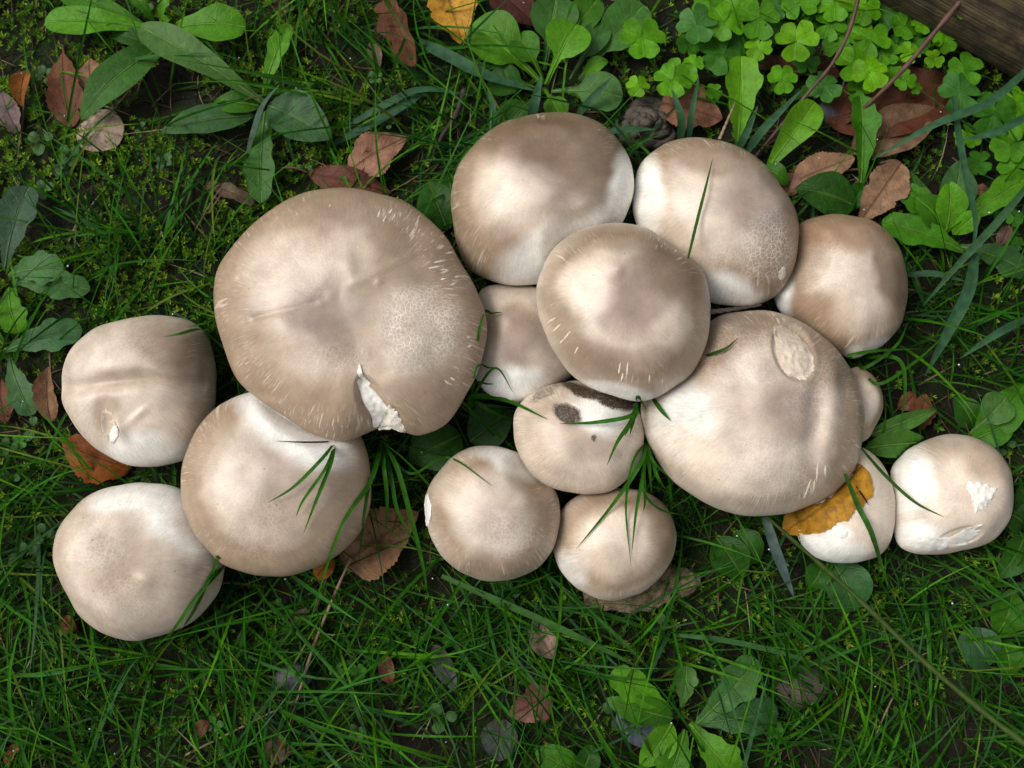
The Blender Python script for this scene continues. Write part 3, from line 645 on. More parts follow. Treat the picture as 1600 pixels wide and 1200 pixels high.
plant('leafy_weed', (1530, 690), [((1510,682),(1572,620),52,'spoon',46,(.075,.19,.035)), ((1515,690),(1585,655),48,'ovate',32,G1), ((1520,670),(1490,620),46,'ovate',26,G3), ((1525,690),(1600,600),60,'ovate',36,G1)], 'leafy weed just behind the chewed cream mushroom')
plant('leafy_weed', (1590, 830), [((1600,840),(1555,905),44,'ovate',26,G3), ((1600,820),(1570,800),50,'ovate',26,G3), ((1605,800),(1590,760),40,'ovate',24,G3)], 'dark weed leaves beside the chewed cream mushroom')
plant('leafy_weed', (1310, 880), [((1300,875),(1335,955),72,'round',20,(.04,.13,.03),dict(zb=14)), ((1285,880),(1262,920),40,'ovate',18,G3)], 'round dark leaf lying in grass in front of the leaf-carrying mushroom')
plant('leafy_weed', (1530, 990), [((1545,1040),(1505,985),62,'round',22,(.045,.12,.045)), ((1560,990),(1580,920),56,'ovate',26,G1), ((1565,1000),(1575,1060),44,'ovate',22,G1)], 'veined weed leaves half sunk in the thick grass')
plant('leafy_weed', (1140, 860), [((1120,840),(1160,905),60,'ovate',18,G3), ((1150,830),(1185,880),50,'ovate',18,G3)], 'dark leaves in grass in front of the broad bite-scarred mushroom')

# seedlings with small round leaves
def seedling(u, v, r, label, nleaf=4, tint=(.06, .15, .04), z=16):
    p = G(u, v, 0); org = np.array([p[0], p[1], float(gz(p[0], p[1]))])
    root = empty('seedling', org, label, 'seedling', 'tiny round-leaved seedlings in the lawn')
    SV, SF = tube(np.stack([org+[0, 0, -3], org+[1, 1, z*.5], org+[0, 0, z]]), [1.3, 1.1, .9], 6)
    mk('stalk', SV, SF, M_GRASS, root, org, {'tint': col4((.07, .12, .03), len(SV))})
    a0 = rng.random()*6
    for k in range(nleaf):
        a = a0+k*2*math.pi/nleaf+rng.uniform(-.25, .25); rr = r*rng.uniform(.8, 1.1)
        d = np.array([math.cos(a), math.sin(a), 0])
        V, Fc, A = leaf_mesh(org+[0, 0, z]+d*rr*.3, org+[0, 0, z+3]+d*rr*1.6, rr*1.15, 'round', 2, .1, .6, nl=8, nw=5, seed=k, tint=tint)
        mk('leaf', V, Fc, M_LEAF, root, org, A)
for (u, v, r) in [(76,125,11),(75,227,15),(113,247,15),(75,302,13),(225,205,9),(230,15,12),(60,670,14),(50,868,16),(80,835,12),(300,940,13),(355,960,12),(436,945,9),(25,700,10),(265,262,10),(560,1140,10),(793,928,14),(693,1118,17),(962,1111,15),(1020,956,15),(480,268,9),(655,990,9),(540,1040,9),(1240,1085,11),(1120,1060,10),(610,200,8),(590,130,8),(1560,700,10),(455,20,9),(150,860,9),(340,1130,9),(745,1010,10),(30,745,9)]:
    nl_ = rng.choice([2, 3, 4, 4])
    seedling(u, v, r, 'tiny seedling with %s small round leaves low in the grass' % ['two', 'three', 'four'][nl_-2], nl_)

# clovers
def clover_leaflet(seed):
    nl, nw = 9, 9
    t = np.linspace(.02, 1, nl)[:, None]; s_ = np.linspace(-1, 1, nw)[None]; a = np.abs(s_)
    Wt = .70*np.sin(math.pi/2*np.clip(t*1.12, 0, 1.0)**.85)*(1-.20*np.clip((t-.72)/.28, 0, 1)**2)
    x = s_*Wt; y = t*(.86+.30*a-.34*a**3)
    z = .16*np.abs(x)-.10*y**2+.02*np.sin(x*9+seed)+.02*np.sin(y*7+seed*2)
    V = np.stack([x+0*t, y+0*s_, z], -1).reshape(-1, 3)
    luv = np.stack([np.repeat(t.ravel(), nw)*.5, np.tile(s_.ravel(), nl), np.full(nl*nw, .3)], -1)
    return V, grid_faces(nl, nw)[:, ::-1], luv
CLT = [(.10, .315, .006), (.075, .25, .008), (.052, .18, .026), (.14, .37, .005), (.042, .17, .010)]
CLM = []
for i, tcol in enumerate(CLT):
    V, Fc, luv = clover_leaflet(i)
    k = 1+.1*(fbm(V[:, 0]*4, V[:, 1]*4, 0, i)-.5)
    CLM.append(meshdata('leaflet', V, Fc, M_CLOVER, {'tint': np.c_[np.array(tcol)[None]*k[:, None], np.ones(len(V))], 'luv': luv}))
STK = meshdata('stalk', *tube(np.array([[0, 0, 0], [.05, .02, .4], [.04, 0, .75], [0, 0, 1.]]), [.02, .018, .016, .014], 6), M_GRASS)
at = STK.attributes.new('tint', 'FLOAT_COLOR', 'POINT'); at.data.foreach_set('color', np.array([.09, .15, .04, 1]*len(STK.vertices)))
def clover(u, v, r, z, ci=None, label=None, group=None):
    p = G(u, v, z); g = float(gz(p[0], p[1])); z = max(z, g+14)
    root = empty('clover', (p[0], p[1], g-2), label, 'clover', group)
    s_ = bpy.data.objects.new('stalk', STK); COL.objects.link(s_); s_.parent = root
    hgt = (z-g+2); s_.scale = (hgt*.7, hgt*.7, hgt)
    s_.rotation_euler = (0, 0, rng.random()*6)
    a0 = rng.random()*6.28; m = CLM[ci if ci is not None else rng.choice([0, 0, 1, 1, 2, 3, 4])]
    tx, ty = rng.uniform(-.22, .22), rng.uniform(-.22, .22)
    for k in range(3):
        l = bpy.data.objects.new('leaflet', m); COL.objects.link(l); l.parent = root
        l.location = (0, 0, hgt*U)
        rr = r*rng.uniform(.92, 1.08); l.scale = (rr, rr, rr)
        l.rotation_mode = 'XYZ'; a = a0+k*2.0944+rng.uniform(-.12, .12)
        l.rotation_euler = (tx*math.cos(a)+ty*math.sin(a)+rng.uniform(-.14, .08), rng.uniform(-.12, .12), a)
CLP = [(1088,38,34,70,2),(1132,34,32,66,0),(1187,27,34,72,1),(1184,74,22,60,3),(1244,64,34,84,3),(1222,124,24,60,0),(1129,86,38,44,4),(1060,118,32,48,0),(1084,100,16,52,0),(1115,144,15,34,1),(1249,5,30,66,1),(1304,8,30,70,0),(1297,38,26,62,1),(1325,45,26,54,0),(1349,14,28,66,0),(1380,22,28,48,2),(1414,40,24,56,1),(1442,38,18,62,0),(1431,68,24,50,4),(1476,62,22,70,0),(1459,93,16,64,3),(1308,72,24,54,1),(1359,62,32,60,0),(1352,86,26,50,1),(1383,83,26,46,1),(1332,100,30,60,0),(1359,113,30,66,3),(1287,134,28,48,2),(1390,107,24,44,0),(1414,125,17,58,0),(1431,137,11,50,0),(1421,82,20,58,3),(1507,110,30,54,1),(1500,144,36,60,2),(1507,10,20,130,0),(1552,179,38,48,4),(1579,227,32,50,1),(1586,158,26,44,0),(1586,261,26,46,1),(1514,213,22,36,0),(1260,95,24,44,4),(1160,60,26,40,4),(1215,45,26,42,2),(1275,20,26,46,4),(1108,62,24,40,1),(1155,8,28,52,0),(1215,5,28,56,2),(1330,15,24,48,4),(1400,70,22,36,4),(1255,150,16,30,4),(1340,140,20,36,1),(1530,255,22,36,4),(1600,200,28,52,0),(1075,70,22,36,4),(1110,10,30,50,1)]
for (u, v, r, z, ci) in CLP:
    kd = ['fresh green', 'mid-green', 'bluish green', 'bright yellow-green', 'dull dark green'][ci]
    sz = 'small ' if r < 20 else ('large ' if r > 29 else '')
    clover(u, v, r, z, ci, sz+kd+' three-leaflet clover in the patch beside the log', sz+kd+' clovers in the patch by the log')
clover(1003, 58, 36, 78, 0, 'largest clover leaf overlapping the spoon-leaved plant', None)
clover(996, 134, 20, 52, 3, 'small clover behind the domed brown mushroom', None)
clover(1051, 124, 32, 60, 0, 'bright clover above the brown dead leaf by the worm cast', None)
for (u, v, r, z) in [(1570,400,14,30),(1590,380,12,26),(1585,340,14,30),(1555,330,12,26),(180,60,9,20),(30,690,12,22),(700,1000,9,18),(560,1050,13,26),(525,1045,12,24),(1210,1140,14,26)]:
    clover(u, v, r, z, 4, 'small dull clover sprig low among the lawn grass', 'small clovers in the lawn')

# ------------------------------------------------------------------ fallen leaves
R1, R2, R3, R4 = (.17, .065, .030), (.32, .19, .13), (.12, .06, .04), (.26, .14, .09)
def dead(base, tip, wd, kind, tint, label, zb=12, zt=16, stalk=None, arch=8, cup=.16, wr=6.0, roll=0, twist=0, bend=0, free=False, name='fallen_leaf', cat='dead leaf', nl=40):
    B = G(*base, zb); T = G(*tip, zt)
    V, Fc, A = leaf_mesh(B, T, wd, kind, arch, cup, wr, roll, nl, 11, int(base[0]+tip[1]) % 89, tint, .25, twist, bend)
    if not free: V = avoid_caps(lift(V, 4))
    CLEAR.append((*V.mean(0)[:2], wd*.55+8))
    org = V.mean(0); 
    if not free: org[2] = float(gz(org[0], org[1]))
    else: org[2] = V[:, 2].min()
    root = empty(name, org, label, cat)
    mk('leaf_blade', V, Fc, M_DEAD, root, org, A)
    if stalk:
        sz = stalk[2] if len(stalk) > 2 else zb
        b = V[:11].mean(0); e = G(stalk[0], stalk[1], sz); mdl = (b+e)/2+[3, 4, 4]
        SV, SF = tube(spline([b, mdl, e], 10), np.linspace(1.6, 2.2, 10), 6)
        mk('stalk', SV, SF, M_STALK, root, org)
    return root
dead((112,200),(98,82),62,'birch',R1,'reddish brown fallen leaf under the weed with oval leaves', 14, 20, (98,70))
dead((150,150),(140,92),44,'ovate',(.28,.16,.10),'pale brown fallen leaf beside a reddish one')
dead((120,196),(192,214),74,'round',(.46,.36,.29),'pale beige rounded dead leaf poking from below a green leaf', 10, 14, wr=2, cup=-.1)
dead((42,110),(34,166),32,'ovate',(.33,.12,.025),'orange curled leaf beside a purplish dead leaf', 18, 26, (28,250,6), cup=.5)
dead((30,210),(2,142),36,'birch',(.20,.14,.15),'purplish grey torn dead leaf beside an orange one', 12, 18)
dead((482,270),(612,302),44,'ovate',(.17,.055,.040),'dark red fallen leaf touching the largest mushroom', 20, 24, (428,264))
dead((545,268),(637,214),70,'birch',(.33,.17,.12),'pinkish brown toothed fallen leaf behind the largest mushroom', 26, 30)
dead((322,286),(398,318),26,'strip',(.17,.12,.08),'flat grey-brown curled leaf strip on moss', 12, 14)
dead((690,-40),(724,72),92,'birch',(.58,.30,.035),'bright yellow fallen leaf', 22, 20, arch=10)
dead((768,-20),(838,40),66,'ovate',(.11,.035,.025),'dark maroon fallen leaf beside the yellow one', 16, 20)
dead((605,-5),(648,104),52,'strip',(.20,.09,.055),'curled rusty brown leaf standing among grass stalks', 22, 16, cup=.6, roll=25)
dead((580,64),(594,110),22,'ovate',(.24,.17,.13),'small pale curled leaf beside the rusty one', 16, 20)
dead((435,-12),(446,30),28,'ovate',(.11,.045,.035),'small dark brown leaf beside the weed with pale-ribbed leaves')
dead((1032,160),(1128,188),86,'birch',(.27,.13,.08),'brown fallen leaf beside the worm cast', 14, 18)
dead((1170,96),(1312,118),40,'strip',(.12,.035,.025),'long maroon leaf lying under the clovers', 14, 16)
dead((1290,190),(1512,140),120,'ovate',(.13,.045,.025),'large dark red-brown fallen leaf under the clovers', 10, 14, wr=6)
dead((1330,240),(1470,170),76,'ovate',(.22,.13,.08),'mould-dusted brown leaf lying on a larger dark one', 18, 22, wr=6)
dead((1240,286),(1336,246),58,'birch',(.36,.21,.14),'beige pointed fallen leaf beside the tan domed mushroom', 14, 24, (1365,262,20), wr=2.5)
dead((1408,256),(1340,352),66,'birch',(.37,.22,.14),'beige toothed fallen leaf resting by the reddish brown mushroom', 34, 30, (1375,255,26))
dead((1228,306),(1240,270),34,'ovate',(.30,.16,.12),'small pinkish leaf edge between mushroom and dark weed')
dead((1545,300),(1515,300),22,'birch',(.28,.15,.10),'small brown leaf among rosette leaves', 30, 34)
dead((1560,385),(1575,352),24,'ovate',(.26,.16,.13),'small greyish pink leaf beyond the crowded rosette', 24, 26)
dead((80,660),(76,572),40,'birch',(.27,.15,.09),'brown curled leaf beside the creased cream mushroom', 20, 24, (75,515,24), cup=.5)
dead((10,660),(2,590),36,'ovate',(.17,.06,.035),'dark red-brown leaf near low lobed weed')
dead((205,732),(96,690),76,'birch',(.30,.085,.010),'rusty orange leaf partly under the creased cream mushroom', 14, 18)
dead((532,880),(654,800),100,'birch',(.32,.17,.10),'large brown birch leaf between the tan and round mushrooms', 14, 20, arch=6)
dead((520,872),(492,906),32,'ovate',(.33,.12,.02),'small orange folded leaf at the edge of a tan mushroom', 30, 16, (482,985,4))
dead((1428,672),(1446,615),44,'birch',(.20,.07,.03),'rusty leaf curled behind the tiny mushroom', 22, 34)
dead((1405,640),(1430,612),26,'ovate',(.25,.10,.06),'small rust leaf in grass beside the tiny mushroom', 20, 20)
dead((832,972),(866,1030),40,'ovate',(.30,.22,.18),'pale brown dead leaf in short grass', 16, 20)
dead((862,1082),(795,1120),58,'birch',(.19,.085,.07),'maroon-brown heart-shaped dead leaf in the grass', 16, 20)
dead((676,1008),(716,1080),30,'ovate',(.13,.14,.12),'twisted grey-green dead leaf in the grass', 18, 14, twist=90)
dead((600,1022),(612,1072),24,'ovate',(.24,.09,.06),'small rust-brown leaf standing in grass', 14, 18)
dead((965,1112),(1032,1168),44,'ovate',(.12,.14,.16),'blue-grey dead leaf beside the spreading rosette', 18, 20)
dead((784,1122),(778,1190),54,'ovate',(.07,.09,.07),'dark curled grey-green leaf with a light spot', 16, 14)
dead((98,968),(120,984),30,'ovate',(.24,.09,.045),'small russet leaf touching the knobbly mushroom')
dead((415,1180),(465,1160),40,'birch',(.11,.06,.045),'dark brown rotting leaf sunk in the grass')
dead((470,975),(480,950),26,'ovate',(.20,.14,.12),'small brownish pink leaf below the tan mushroom')
dead((305,1140),(330,1128),22,'ovate',(.16,.06,.04),'tiny red-brown leaf in thin grass')
dead((10,1195),(32,1160),16,'strip',(.32,.13,.06),'thin orange-brown leaf sliver in the grass')
dead((1600,970),(1585,940),36,'ovate',(.13,.05,.05),'dark maroon leaf near veined weed leaves')
# yellow leaf lying on the small cream mushroom
zz = on(1290, 780, 0)
V, Fc, A = leaf_mesh(G(1352, 726, on(1335,770,0)+3), G(1236, 836, on(1270,820,0)+3), 92, 'birch', 0, 0, 0, 0, 54, 25, 3, (.50, .25, .025), .3)
cO = CAPS['O']; zt = cO.top(V[:, 0], V[:, 1]); rO = cO.rho(V[:, 0], V[:, 1])
V[:, 2] = np.where(rO < 1, zt+2.5, cO.zr+2.5-(rO-1)*cO.rm*.7)+(vnoise(V[:, 0]/14, V[:, 1]/14, 0, 2))*2.5
V = avoid_caps(V) if False else V
for cc in ('L',):
    k = CAPS[cc].rho(V[:, 0], V[:, 1]) < 1.02
    V[k, 2] = np.minimum(V[k, 2], CAPS[cc].zr-14)
org = V.mean(0); rt = empty('fallen_leaf', org, 'ragged yellow leaf lying on a small cream mushroom', 'dead leaf')
mk('leaf_blade', V, Fc, M_DEAD, rt, org, A)

# ------------------------------------------------------------------ log, worm cast, stones, bark, stalks
Rl = 125.0
e0 = G(1395, -4, Rl*.75); e1 = G(1610, 112, Rl*.75); ax = e1-e0; ax[2] = 0; ax /= np.linalg.norm(ax)
pr = np.array([-ax[1], ax[0], 0]); pr = pr if pr[1] > 0 else -pr
nlg, nsg = 120, 96
tl = np.linspace(-420, 900, nlg); th = np.linspace(0, 2*math.pi, nsg, endpoint=False)
TT, TH = np.meshgrid(tl, th, indexing='ij')
rr = Rl*(1+.06*(fbm(TT/160, np.cos(TH)*1.3+4, np.sin(TH)*1.3, 3)-.5)+.05*(fbm(TT/300, np.cos(TH)*9, np.sin(TH)*9, 8)-.5)-.02*(np.abs(np.sin(TH*4+TT/400)) < .08))
axc = e0+pr*Rl*1.0
axc[2] = Rl*.80
LV = axc+ax*TT[..., None]+pr*(rr*np.cos(TH))[..., None]+np.array([0, 0, 1.])*(rr*np.sin(TH))[..., None]
luv = np.stack([TT/100+0*TH, np.cos(TH), np.sin(TH)], -1).reshape(-1, 3)
lorg = axc+ax*200; lorg = np.array([lorg[0], lorg[1], 0])
lr = empty('log', lorg, 'weathered brown log lying beside the clover patch', 'log')
mk('log_trunk', LV.reshape(-1, 3), grid_faces(nlg, nsg, True), M_WOOD, lr, lorg, {'luv': luv})
for end in (0, nlg-1):
    ring = LV[end]; c0 = ring.mean(0); EV = np.vstack([c0[None]+(.0), (c0+(ring-c0)*.5), ring])
    EF = [[0, 1+k, 1+(k+1) % nsg] for k in range(nsg)]+[[1+k, 1+nsg+k, 1+nsg+(k+1) % nsg, 1+(k+1) % nsg] for k in range(nsg)]
    mk('cut_end', EV, EF, M_WOOD, lr, lorg, {'luv': EV/100})

wp = G(1006, 198, 0); org = np.array([wp[0], wp[1], float(gz(wp[0], wp[1]))])
pts = []; a = 0
for i in range(150):
    f = i/150; rr_ = 50*(1-f*.85)*(.75+.3*math.sin(i*.9)); a += .42+.25*math.sin(i*.33)
    pts.append(org+np.array([math.cos(a)*rr_*1.05, math.sin(a)*rr_*.8, 5+30*f+4*math.sin(i*1.7)]))
SV, SF = tube(spline(pts, 420), 7.2+1.3*np.sin(np.arange(420)*.4), 8)
tag(mk('worm_cast', SV, SF, M_CLAY, None, org), 'coiled dark worm cast on bare soil behind the mushrooms', 'worm cast')

def stone(u, v, r, label, mat=M_STONE, fl=.6, name='pebble', cat='pebble'):
    p = G(u, v, 0); org = np.array([p[0], p[1], float(gz(p[0], p[1]))])
    n1, n2 = 14, 20; ph = np.linspace(.02, math.pi-.02, n1)[:, None]; th = np.linspace(0, 2*math.pi, n2, endpoint=False)[None]
    D = np.stack([np.sin(ph)*np.cos(th), np.sin(ph)*np.sin(th), np.cos(ph)+0*th], -1)
    q = r*(1+.45*(fbm(D[..., 0]*1.6+u, D[..., 1]*1.6+v, D[..., 2]*1.6, 3)-.5))
    V = (D*q[..., None]*np.array([1, .8, fl])).reshape(-1, 3)+org+[0, 0, r*fl*.35]
    Fc = grid_faces(n1, n2, True).tolist()+[list(range(n2)), [(n1-1)*n2+k for k in range(n2)][::-1]]
    return tag(mk(name, V, [f[::-1] for f in Fc], mat, None, org), label, cat)
stone(98, 268, 15, 'small dark pebble beside round-leaved seedlings')
stone(460, 1056, 28, 'dark grey stone half sunk in the grass beside a dry stalk')
stone(1293, 176, 22, 'bluish grey stone beside the large dark red-brown leaf')
stone(1250, 1072, 40, 'grey clod of soil in the grass beyond the spreading rosette', M_CLAY, .5, 'soil_clod', 'clod')
stone(318, 1050, 9, 'tiny dark pebble in bare soil under the knobbly mushroom')
# bark piece under the small cream mushroom
u_, v_ = np.meshgrid(np.linspace(0, 1, 40), np.linspace(-1, 1, 14), indexing='ij')
bw = np.clip(np.sin(math.pi*np.clip(u_, .03, .97))**.4, 0, 1)*(.8+.35*fbm(u_*9, v_*0, 0, 4))
b0, b1 = G(912, 935, 16), G(1092, 905, 16); dx = (b1-b0); sd = np.array([-dx[1], dx[0], 0])/np.linalg.norm(dx)
top = b0+dx*u_[..., None]+sd*(v_*bw*30)[..., None]; top[..., 2] += 8*(1-v_**2)+18*(fbm(u_*14, v_*4, 0, 2)-.5)+6
bot = top.copy(); bot[..., 2] -= 13*(1-.8*np.abs(v_)**4)+.5
BV = np.vstack([top.reshape(-1, 3), bot.reshape(-1, 3)]); n = 40*14
BF = grid_faces(40, 14)[:, ::-1].tolist()+grid_faces(40, 14, False, n).tolist()
ed = [i*14 for i in range(40)]; ed2 = [i*14+13 for i in range(40)]; e3 = list(range(14)); e4 = [39*14+k for k in range(14)]
for L_ in (ed, ed2, e3, e4): BF += [[L_[k], L_[k+1], L_[k+1]+n, L_[k]+n] for k in range(len(L_)-1)]
org = BV.mean(0); org[2] = 0
tag(mk('bark_piece', BV, BF, M_BARK, None, org), 'rough piece of brown bark lying in front of a small cream mushroom', 'bark')
def stick(pts, r0, r1, mat, label, name='dry_stalk', cat='stalk', n=40, tint=None):
    P = spline([G(*p) for p in pts], n); SV, SF = tube(P, np.linspace(r0, r1, n)*(1+.15*np.sin(np.arange(n)*1.1)), 8)
    org = P[0].copy()
    return tag(mk(name, SV, SF, mat, None, org, {'tint': col4(tint, len(SV))} if tint else None), label, cat)
M_STRAW = mat_simple('straw', (.28, .19, .11), (.16, .10, .06), .06, .6)
stick([(1345,-20,120),(1328,45,110),(1300,100,90),(1259,150,60),(1205,215,25),(1172,255,6)], 3.4, 2.4, M_STALK, 'dark reddish stalk rising from behind the tan mushroom')
stick([(1512,-12,150),(1465,45,130),(1410,110,100),(1360,160,60),(1316,198,12)], 4.6, 2.6, M_STALK, 'thicker dark reddish stalk leaning over the clovers from the log')
stick([(548,872,40),(520,935,34),(490,1010,26),(470,1075,18),(452,1140,6)], 2.0, 2.6, M_STRAW, 'thin brown dry stalk leaning from the tan mushroom into grass')
stick([(726,140,14),(712,180,20),(690,215,18),(668,262,10)], 4.5, 2.8, mat_simple('dark_twig', (.03, .02, .015), (.07, .05, .035), .1, .8), 'dark crooked twig in grass between two large mushrooms', 'twig', 'twig')
stick([(1124,218,70),(1136,190,66),(1150,158,64)], 2.6, 1.6, M_STRAW, 'short pale dry stem beside the toothed leaf weed')
stick([(290,1180,8),(350,1150,12),(430,1110,10),(480,1085,7)], 1.8, 1.3, M_STRAW, 'grey straw lying across dark grass near the dry stalk', 'straw', 'straw')
stick([(1100,488,175),(1140,484,176),(1190,476,178)], 4.0, 2.0, M_DIRT, 'dark twig wedged between the topmost and tan mushrooms', 'twig', 'twig')

# ------------------------------------------------------------------ notable single grass blades and tufts
def ribbon(P, w, prof='blade', fold=.35, roll=0.0):
    n = len(P); T = np.gradient(P, axis=0); T /= np.linalg.norm(T, axis=1, keepdims=True)+1e-9
    S = np.cross(T, np.array([0, 0, 1.])); S /= np.linalg.norm(S, axis=1, keepdims=True)+1e-9
    N = np.cross(S, T); t = np.linspace(0, 1, n)
    ww = w/2*np.clip(np.minimum(.65+1.4*t, 1)*np.clip((1-t)/.45, 0, 1)**.7, .04, 1)
    cr, sr = math.cos(roll), math.sin(roll); S2 = S*cr+N*sr; N2 = N*cr-S*sr
    V = np.stack([P-S2*ww[:, None]+N2*(ww*fold)[:, None], P, P+S2*ww[:, None]+N2*(ww*fold)[:, None]], 1)
    return V.reshape(-1, 3), grid_faces(n, 3)[:, ::-1]
GB, GBL, GY = (.032, .145, .005), (.046, .128, .055), (.10, .17, .025)
def caps_z(u, v):
    best = np.full(u.shape, -1e3)
    for c in CAPS.values():
        p = c.surf(u, v); k = c.rho(p[:, 0], p[:, 1]) < 1
        best = np.where(k, np.maximum(best, p[:, 2]), best)
    return best
def blade(pts, w, tint, label=None, parent=None, org=None, roll=0.0, cat='grass', name='grass_blade', n=22, over=False):  # one single grass blade; stands alone unless given a parent
    P = spline([G(*p) for p in pts], n)
    if over:
        u, v = proj(P); cz = caps_z(u, v)+w*.5+1.5; k = (cz > P[:, 2]) & (np.linspace(0, 1, n) > .2)
        P[k] = G(u[k], v[k], cz[k])
    V, Fc = ribbon(P, w, roll=roll); t = np.repeat(np.linspace(0, 1, n), 3)
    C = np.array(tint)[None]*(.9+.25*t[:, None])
    A = {'tint': np.c_[C, np.ones(len(C))]}
    if parent: return mk('blade', V, Fc, M_GRASS, parent, org, A)
    return tag(mk(name, V, Fc, M_GRASS, None, P[0], A), label, cat)
blade([(388,240,30),(398,205,48),(412,165,62),(437,132,66)], 13, (.075,.13,.085), 'bluish twisted grass blade crossing the pale-ribbed rosette', roll=.5)
blade([(655,66,30),(700,88,46),(760,118,52),(840,143,40)], 20, GBL, 'broad blue-green grass blade beside the spoon-leaved plant')
blade([(540,200,16),(600,165,40),(660,140,46),(740,150,30)], 12, GBL, 'blue-green grass blade in the tuft behind the largest mushroom')
blade([(520,225,10),(570,200,26),(640,160,40),(665,142,34)], 14, (.04,.11,.05), 'dark blue-green grass blade near the pinkish fallen leaf')
blade([(830,190,40),(836,160,66),(846,115,72)], 15, GBL, 'upright blue-green blade behind the domed brown mushroom')
blade([(905,178,40),(925,155,66),(958,118,76)], 13, GBL, 'slanting blue-green blade rising behind the domed brown mushroom')
blade([(765,215,36),(770,170,62),(762,140,60)], 11, GBL, 'curved blue-green blade beside the domed brown mushroom')
blade([(945,207,40),(980,203,56),(1024,202,52)], 11, (.05,.14,.06), 'pale green blade lying towards the worm cast')
blade([(1062,222,30),(1064,185,60),(1050,140,66)], 13, GBL, 'blue-green blade standing beside the worm cast')
blade([(1076,220,30),(1080,180,60),(1092,118,72)], 10, GBL, 'thin blue-green blade beside the brown leaf by the worm cast')
blade([(1165,240,40),(1195,200,80),(1255,138,92)], 13, GBL, 'broad bluish blade crossing the toothed leaf weed')
blade([(1150,238,40),(1165,210,66),(1184,165,80)], 12, GBL, 'bluish blade in front of the toothed leaf weed')
blade([(1620,95,120),(1545,160,112),(1460,195,96),(1362,250,60)], 13, GBL, 'long broad blue-green blade arching over the clovers')
blade([(1490,150,80),(1498,215,92),(1512,290,88),(1524,350,70),(1515,420,50)], 11, GBL, 'upright blue-green blade crossing the crowded rosette')
blade([(1610,285,100),(1560,345,90),(1500,410,70),(1440,480,40)], 12, (.05,.13,.05), 'long green blade slanting past the reddish brown mushroom')
blade([(1625,170,100),(1560,205,100),(1500,220,90)], 12, GBL, 'bluish blade branching near the log')
blade([(1523,395,60),(1512,455,76),(1480,520,70),(1445,588,30)], 19, GBL, 'broad blue-grey blade bending beside the reddish brown mushroom')
blade([(1416,430,40),(1460,428,60),(1510,440,50)], 10, GBL, 'pale bluish blade pointing away from the reddish brown mushroom')
blade([(1610,495,60),(1560,520,66),(1500,560,50)], 12, GBL, 'bluish blade lying in grass behind the cream mushrooms')
blade([(1195,806,80),(1208,850,82),(1225,895,70),(1241,934,50)], 15, (.10,.15,.13), 'grey-blue pointed blade hanging from the long grass stalk')
stick([(1190,800,84),(1240,845,92),(1330,925,120),(1440,1030,165),(1540,1115,210),(1625,1180,250)], 2.6, 4.6, M_GRASS, 'long green grass stalk rising from the broad mushroom over the lawn', 'grass_stalk', 'grass stalk', tint=(.06,.105,.018))
blade([(690,900,40),(770,935,52),(860,975,56),(950,1018,46),(1012,1050,24)], 10, (.055,.15,.03), 'long straight green blade lying across the lawn')
blade([(845,890,30),(920,955,50),(980,1010,46),(1020,1050,24)], 7, (.05,.15,.025), 'thinner green blade crossing the long straight one')
blade([(1055,992,30),(1130,1000,48),(1220,1020,50),(1330,1055,30)], 8, (.045,.14,.035), 'long pale blade lying in the grass')
blade([(1345,700,on(1345,700,10)),(1385,745,on(1385,745,16)),(1430,785,on(1430,785,8)),(1475,808,on(1475,808,5))], 5, (.04,.12,.015), 'dark green blade bridging the two small cream mushrooms', over=True)
blade([(1320,740,on(1320,740,12)),(1340,790,on(1330,790,14)),(1360,830,on(1350,830,14)),(1376,880,70),(1390,925,30)], 8, (.05,.16,.02), 'green blade curving down over the leaf-carrying mushroom', over=True)
blade([(1075,404,on(1075,404,4)),(1088,350,on(1088,350,14)),(1102,295,on(1102,295,14)),(1114,246,on(1114,246,10))], 4.5, (.045,.13,.015), 'thin single blade lying on the tan domed mushroom', over=True)
blade([(1098,558,150),(1115,552,on(1115,552,8)),(1135,544,on(1135,544,8)),(1153,528,on(1153,528,6))], 4.5, (.035,.10,.012), 'short blade tip poking from under the topmost cap over the broad one', over=True)
blade([(1018,620,140),(1032,640,on(1032,640,8)),(1048,658,on(1048,658,5))], 6, GB, 'stubby blade tip between the topmost and broad mushrooms', over=True)
blade([(1338,760,on(1338,760,4)),(1348,775,on(1348,775,5)),(1358,790,on(1358,790,4))], 2.5, (.02,.02,.012), 'tiny dark straw on the leaf-carrying mushroom', over=True)
def tuft(base, blades, label):
    b = G(*base); org = np.array([b[0], b[1], b[2]])
    r = empty('grass_tuft', org, label, 'grass')
    for pts, w, tint in blades: blade([base]+pts, w, tint, None, r, org, over=True)
    SV, SF = tube(np.stack([b+[0, 0, -20], b+[0, 0, 2]]), [4, 3], 6); mk('crown', SV, SF, M_GRASS, r, org, {'tint': col4((.06, .12, .03), len(SV))})
    return r
def p_(u, v, o_): return (u, v, on(u, v, o_))
tuft((994,632,152), [([(985,650,175),p_(930,660,12),p_(873,662,8)],6,GB), ([p_(985,660,16),p_(965,690,14),p_(948,728,8)],6,GB), ([p_(990,655,18),p_(984,680,12)],5,GB), ([p_(994,645,18),p_(976,682,12)],6,GB), ([(997,620,178),(1010,640,150)],4,GB)],
     'grass tuft sprouting between the topmost mushroom and the gritty one')
